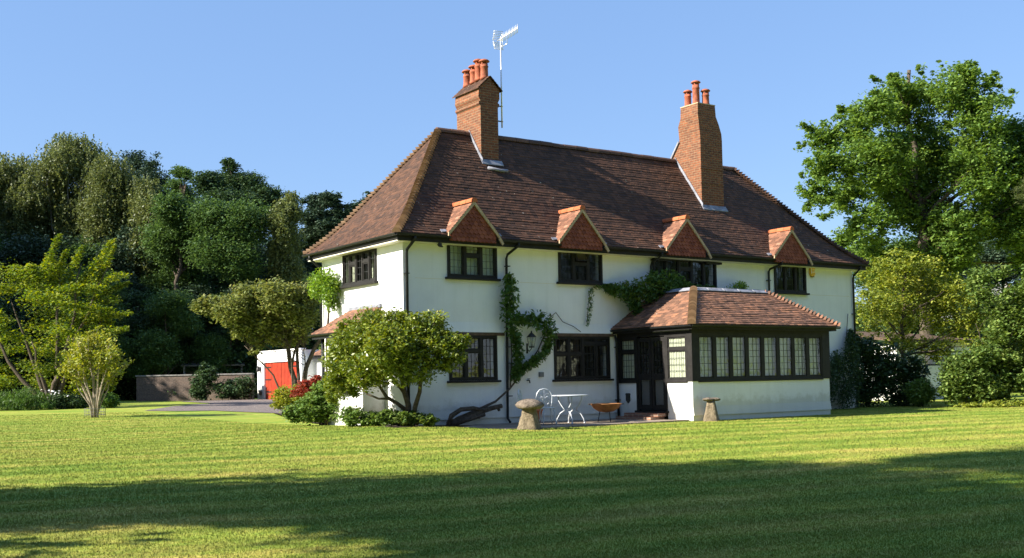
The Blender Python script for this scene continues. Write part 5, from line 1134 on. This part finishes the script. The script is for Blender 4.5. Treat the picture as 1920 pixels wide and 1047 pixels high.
# pine whose branch reaches in from the right
b = gat(1985, 40)
tree('pine_tree', 'pine whose drooping branch enters at the right edge before the oak', 'tree', b, [lob(1915, 365, 26, 18, 40), lob(1935, 345, 30, 22, 40), lob(1960, 380, 40, 30, 40.5), lob(2000, 300, 60, 40, 41), lob(2000, 220, 50, 40, 41), lob(2040, 340, 60, 50, 41), lob(1925, 385, 18, 14, 40)], LEAF_BIRCH, BARK, 260, 60, .16, .22, 1, aspect=.10, csize=.35, fork=.5, nlimb=14)

# ================================================================== THE WOOD
def wood(name, label, u, D, lobes, leafm, n, nleaf, size, barkm=BARK, group='trees of the wood behind the garden', **kw):
    return tree(name, label, 'tree', gat(u, D), [lob(*l, D+RNG.uniform(-2, 2)) for l in lobes], leafm, barkm, int(n*1.25), nleaf, size*.85, kw.pop('trunk_r', .3), 1, group, csize=kw.pop('csize', .55), **kw)
def birch(label, u, D, lobes, n, barkm=BIRCHB, leafm=LEAF_BIRCH, group='trees of the wood behind the garden'):
    b = gat(u, D); T = thing('birch_tree', label, 'tree', b, 0, group); lb = [(c-b, r) for c, r in [lob(*l, D+RNG.uniform(-1.5, 1.5)) for l in lobes]]
    P, cen = cloud(lb, int(n*2.0), 4, .42, .6, .8); V = []
    L_ = RNG.uniform(.4, 1.5, len(P))*RNG.uniform(.5, 1.4, len(P)); k = 10                       # hanging strands of small leaves
    dr = RNG.normal(size=(len(P), 2))*.22
    for i in range(k):
        f = i/k; q = P.copy(); q[:, 2] -= L_*f; q[:, :2] += dr*f+RNG.normal(size=(len(P), 2))*.06; V.append(leaves(q, .19, .6, .2, .8))
    quads_obj('crown', np.concatenate(V), leafm, T)
    mb = MB(); cc = np.mean([l[0] for l in lb], 0); limb(mb, (0, 0, -.1), cc*np.array([1, 1, .7]), .20, .11, .04, 8, 7); f = cc*np.array([1, 1, .7])
    for j in RNG.choice(len(cen), min(26, len(cen)), replace=False): limb(mb, f*np.array([1, 1, RNG.uniform(.8, 1.1)]), cen[j], .05, .012, .1, 5, 5)
    mb.build('trunk', barkm, T); return T
birch('tall weeping birch with the highest rounded crown left of centre in the wood', 150, 84, [(135, 275, 46, 30), (110, 305, 50, 44), (165, 300, 44, 46), (185, 345, 40, 50), (120, 370, 50, 50), (90, 330, 36, 40), (150, 410, 50, 50), (100, 440, 44, 50), (180, 460, 40, 46)], 640)
birch('weeping birch with a visible pale trunk right of the tallest birch', 215, 82, [(205, 330, 40, 46), (230, 350, 36, 44), (200, 390, 50, 50), (190, 440, 40, 40), (225, 430, 40, 50), (215, 480, 40, 40)], 520)
birch('smaller weeping birch at the right end of the birch group', 272, 80, [(270, 365, 30, 40), (285, 400, 30, 44), (262, 420, 30, 40), (275, 460, 34, 40)], 330)
birch('weeping birch at the left edge with a spreading olive crown', 10, 84, [(10, 325, 40, 40), (45, 320, 34, 34), (-30, 350, 50, 50), (60, 370, 50, 46), (15, 400, 60, 50), (40, 440, 60, 50), (-20, 450, 50, 50)], 620)
birch('slender lone birch among the dark pines near the roof', 538, 76, [(545, 385, 22, 30), (530, 410, 26, 36), (540, 450, 26, 36), (525, 470, 24, 34), (545, 500, 24, 30)], 260)
wood('evergreen_tree', 'dark pointed evergreen just right of the birches', 285, 92, [(285, 310, 16, 26), (285, 340, 34, 30), (280, 380, 50, 40), (300, 420, 60, 50), (250, 310, 30, 30)], LEAF_PINE, 420, 46, .26)
wood('acacia_tree', 'thin feathery tree standing proud between evergreen and oak group', 342, 88, [(335, 322, 18, 14), (350, 330, 16, 14), (330, 350, 20, 16), (350, 370, 30, 24)], LEAF_MID, 150, 40, .22)
wood('evergreen_tree', 'tall dark evergreen with a blunt knob at its top', 430, 84, [(432, 312, 16, 16), (425, 345, 38, 28), (460, 350, 40, 28), (390, 345, 30, 24), (500, 375, 40, 30), (430, 390, 70, 36)], LEAF_DARK, 620, 46, .25)
wood('broadleaf_tree', 'sunlit mid green tree below the knobbed evergreen', 420, 74, [(400, 410, 46, 40), (450, 420, 46, 46), (440, 480, 50, 50), (395, 470, 44, 40), (490, 420, 30, 40), (460, 520, 30, 30)], LEAF_MID, 560, 46, .22)
wood('broadleaf_tree', 'lower dull green tree in front of the birches', 335, 76, [(320, 390, 36, 30), (345, 420, 44, 40), (310, 450, 46, 44), (350, 480, 50, 40)], LEAF_MID, 420, 44, .22)
wood('pine_tree', 'bluish pine with open branches nearest the roof', 600, 82, [(590, 380, 26, 20), (620, 375, 26, 18), (595, 410, 40, 20), (640, 400, 26, 20), (625, 430, 44, 22), (590, 450, 50, 24), (650, 440, 36, 24)], LEAF_PINE, 460, 52, .24, csize=.36, flat=.45)
wood('pine_tree', 'rounded pine half hidden by the left roof slope', 690, 88, [(700, 372, 26, 14), (680, 390, 34, 18), (665, 420, 40, 24), (720, 400, 40, 30), (690, 440, 60, 30)], LEAF_PINE, 360, 52, .26, csize=.36, flat=.45)
# shadowed trees of the second rank that close the wood
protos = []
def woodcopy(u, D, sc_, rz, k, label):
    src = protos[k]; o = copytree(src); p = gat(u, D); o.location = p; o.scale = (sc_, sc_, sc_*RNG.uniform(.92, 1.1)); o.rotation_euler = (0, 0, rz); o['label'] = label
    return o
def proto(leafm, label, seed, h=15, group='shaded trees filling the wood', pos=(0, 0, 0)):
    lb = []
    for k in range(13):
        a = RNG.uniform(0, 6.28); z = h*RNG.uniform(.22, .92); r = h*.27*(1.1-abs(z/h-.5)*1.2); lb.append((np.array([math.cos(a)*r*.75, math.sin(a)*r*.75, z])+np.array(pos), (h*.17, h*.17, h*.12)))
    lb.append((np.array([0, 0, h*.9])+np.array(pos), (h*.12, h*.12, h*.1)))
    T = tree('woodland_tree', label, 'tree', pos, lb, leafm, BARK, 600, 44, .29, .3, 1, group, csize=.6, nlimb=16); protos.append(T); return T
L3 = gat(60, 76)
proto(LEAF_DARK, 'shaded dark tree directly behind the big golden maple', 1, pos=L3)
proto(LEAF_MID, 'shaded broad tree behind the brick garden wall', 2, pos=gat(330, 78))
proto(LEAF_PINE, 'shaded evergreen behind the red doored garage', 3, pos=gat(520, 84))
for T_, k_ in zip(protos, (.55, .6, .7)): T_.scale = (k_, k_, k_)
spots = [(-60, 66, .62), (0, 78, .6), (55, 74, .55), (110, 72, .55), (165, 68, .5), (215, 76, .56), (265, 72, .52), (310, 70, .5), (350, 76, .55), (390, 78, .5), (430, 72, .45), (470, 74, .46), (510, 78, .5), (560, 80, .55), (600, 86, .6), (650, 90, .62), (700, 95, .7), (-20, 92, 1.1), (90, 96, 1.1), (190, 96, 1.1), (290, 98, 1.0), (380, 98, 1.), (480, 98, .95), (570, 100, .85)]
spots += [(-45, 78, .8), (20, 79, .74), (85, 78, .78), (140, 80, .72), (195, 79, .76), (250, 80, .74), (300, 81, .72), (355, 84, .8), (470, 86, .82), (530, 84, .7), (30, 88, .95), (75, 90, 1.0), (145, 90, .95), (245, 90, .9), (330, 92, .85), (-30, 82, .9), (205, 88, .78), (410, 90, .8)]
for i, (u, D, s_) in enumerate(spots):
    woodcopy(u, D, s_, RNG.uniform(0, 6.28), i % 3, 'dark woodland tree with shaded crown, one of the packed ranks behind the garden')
lb = [(np.array([math.cos(k*1.3)*1.3, math.sin(k*1.3)*1.3, 1.0+.5*(k % 3)]), (1.3, 1.3, 1.2)) for k in range(9)]
ub = tree('woodland_bush', 'shaded bush of the undergrowth at the foot of the wood', 'shrub', gat(-40, 68), [(c+gat(-40, 68), r) for c, r in lb], LEAF_DARK, BARK, 260, 30, .22, .05, 3, 'undergrowth bushes at the foot of the wood', nlimb=4)
for i, (u, D, k_) in enumerate([(u, 69+(u*7 % 11)-5*(u % 3), 1.0+.06*(u % 5)) for u in range(-90, 250, 33)]+[(u, 74+(u*7 % 9), 1.25+.06*(u % 5)) for u in range(255, 720, 37)]+[(u, 60+(u*7 % 13), 1.1) for u in range(1570, 2080, 46)]):
    o = copytree(ub); p = gat(u, D); o.location = p; o.scale = (k_, k_, k_*1.15); o.rotation_euler = (0, 0, i*1.7)
    if u > 1000: o['label'] = 'shaded bush of the undergrowth below the oak'; o['group'] = 'undergrowth bushes below the oak'
# trees to the left of the view, whose long shadows lie over the wood's foot and the near lawn
def sw(s, w_, z=None): p = np.array([.963*s+.27*w_, -.27*s+.963*w_]); return np.array([p[0], p[1], float(g(*p)) if z is None else z])
for k, (s_, w_) in enumerate([(-20, -14.5), (-21, -22), (-19.5, -29.5)]):
    lb = []
    for wl in (np.array([-13.5, -15.7, -18.0]), np.array([-19.8, -22, -24.5]), np.array([-27, -29.5, -32]))[k]:
        for z in np.arange(2.0, 19, 1.9):
            if abs(wl+17.3) < 2.6 and 6.2 < z < 10: continue
            if wl > -16.5 and 14.2 < z < 16.4: continue
            for ds in (-2.2, 2.2): lb.append((sw(s_+ds+RNG.uniform(-.6, .6), wl+RNG.uniform(-.3, .3), z-ds*.613+RNG.uniform(-.4, .4)), (2.1, 2.1, 1.6)))
    if k == 0: lb += [(sw(s_, -12.9, 16.4), (1.6, 1.1, 1.0)), (sw(s_+1, -12.6, 17.6), (1.6, 1.2, 1.0)), (sw(s_, -12.9, 13.2), (1.6, 1.0, 1.0))]
    tree('garden_tree', 'tall garden tree left of the view that shades the near lawn', 'tree', sw(s_, w_), lb, LEAF_MID, BARK, 1700, 46, .30, .35, 1, 'tall trees left of the view shading the near lawn', csize=.5, nlimb=22)
SIDE = [(-29, 33, .9), (-38, 33, 1.0), (-30, 39, 1.0), (-24, 46, 1.35), (-33, 48, 1.6), (-24, 54.5, 1.25), (-34, 56, 1.6), (-30, 63, 1.5), (-42, 42, 1.3)]
for i, (s_, w_, k_) in enumerate(SIDE):
    o = copytree(protos[i % 3]); o.location = sw(s_, w_); o.scale = (k_, k_, k_); o.rotation_euler = (0, 0, i*.9)
    o['label'] = 'woodland tree beyond the left edge of the view shading the foot of the wood'; o['group'] = 'trees beyond the left edge of the wood'
for i, (x, y, k_) in enumerate([(-6, -39, 1.35), (3, -37, 1.3), (11, -39, 1.4), (20, -36, 1.3), (29, -38, 1.4), (-16, -43, 1.4), (38, -36, 1.3), (48, -34, 1.3)]):  # unseen row added and sized to hold sky light off the house front
    o = copytree(protos[1 if i % 2 else 0]); o.location = (x, y, float(g(x, y))); o.scale = (k_, k_, k_); o.rotation_euler = (0, 0, i*.7)
    o['label'] = 'unseen tree added behind the viewer to dim the front, also mirrored in the panes'; o['group'] = 'trees behind the viewer'
for i, (u, D, k_) in enumerate([(1560, 85, .55), (1640, 80, .6), (1730, 86, .6), (1790, 66, .6), (1850, 92, .8), (1960, 70, .75), (2040, 60, .7), (1690, 66, .6), (1900, 66, .6), (1760, 80, .8), (1810, 84, .8)]):
    o = woodcopy(u, D, k_, i*1.1, i % 3, 'shaded background tree under the tall oak'); o['group'] = 'background trees under the oak'

# ================================================================== GRASS
n = 900000
th = RNG.uniform(_yaw-.56, _yaw+.56, n); u_ = RNG.uniform(0, 1, n); r0, r1 = 5.5, 46.
r = r0*(r1/r0)**u_                                        # density falls with distance
gx, gy = CAM[0]+np.sin(th)*r, CAM[1]+np.cos(th)*r
def inpoly(x, y, ring):
    ins = np.zeros(len(x), bool); n_ = len(ring)
    for i in range(n_):
        (xa, ya), (xb, yb) = ring[i][:2], ring[(i+1) % n_][:2]
        c = ((ya > y) != (yb > y)) & (x < (xb-xa)*(y-ya)/(yb-ya+1e-12)+xa); ins ^= c
    return ins
keep = ~inpoly(gx, gy, front+back) & ~inpoly(gx, gy, bedring) & ~((gx > .7) & (gx < 6.95) & (gy > -2.9) & (gy < 0)) & ~((gx > -.7) & (gx < L) & (gy > -.1)) & ~((gx > CX0) & (gx < CX1) & (gy > CY-.05) & (gy < 0))
gx, gy, r = gx[keep], gy[keep], r[keep]; n = len(gx); gz = g(gx, gy)
hh = RNG.uniform(.008, .022, n)*np.clip(.8+r/40, .8, 1.4); wd = .0035+r*.00022; a = RNG.uniform(0, 2*math.pi, n); ln = RNG.normal(size=(n, 2))*.5*hh[:, None]
bx_, by_ = np.cos(a)*wd, np.sin(a)*wd
V = np.stack([np.stack([gx-bx_, gy-by_, gz-.004], 1), np.stack([gx+bx_, gy+by_, gz-.004], 1), np.stack([gx+ln[:, 0], gy+ln[:, 1], gz+hh], 1)], 1)
gr_ = quads_obj('grass', V, BLADE, None, 3); tag(gr_, 'short mown grass blades of the lawn', None, None, 'stuff')
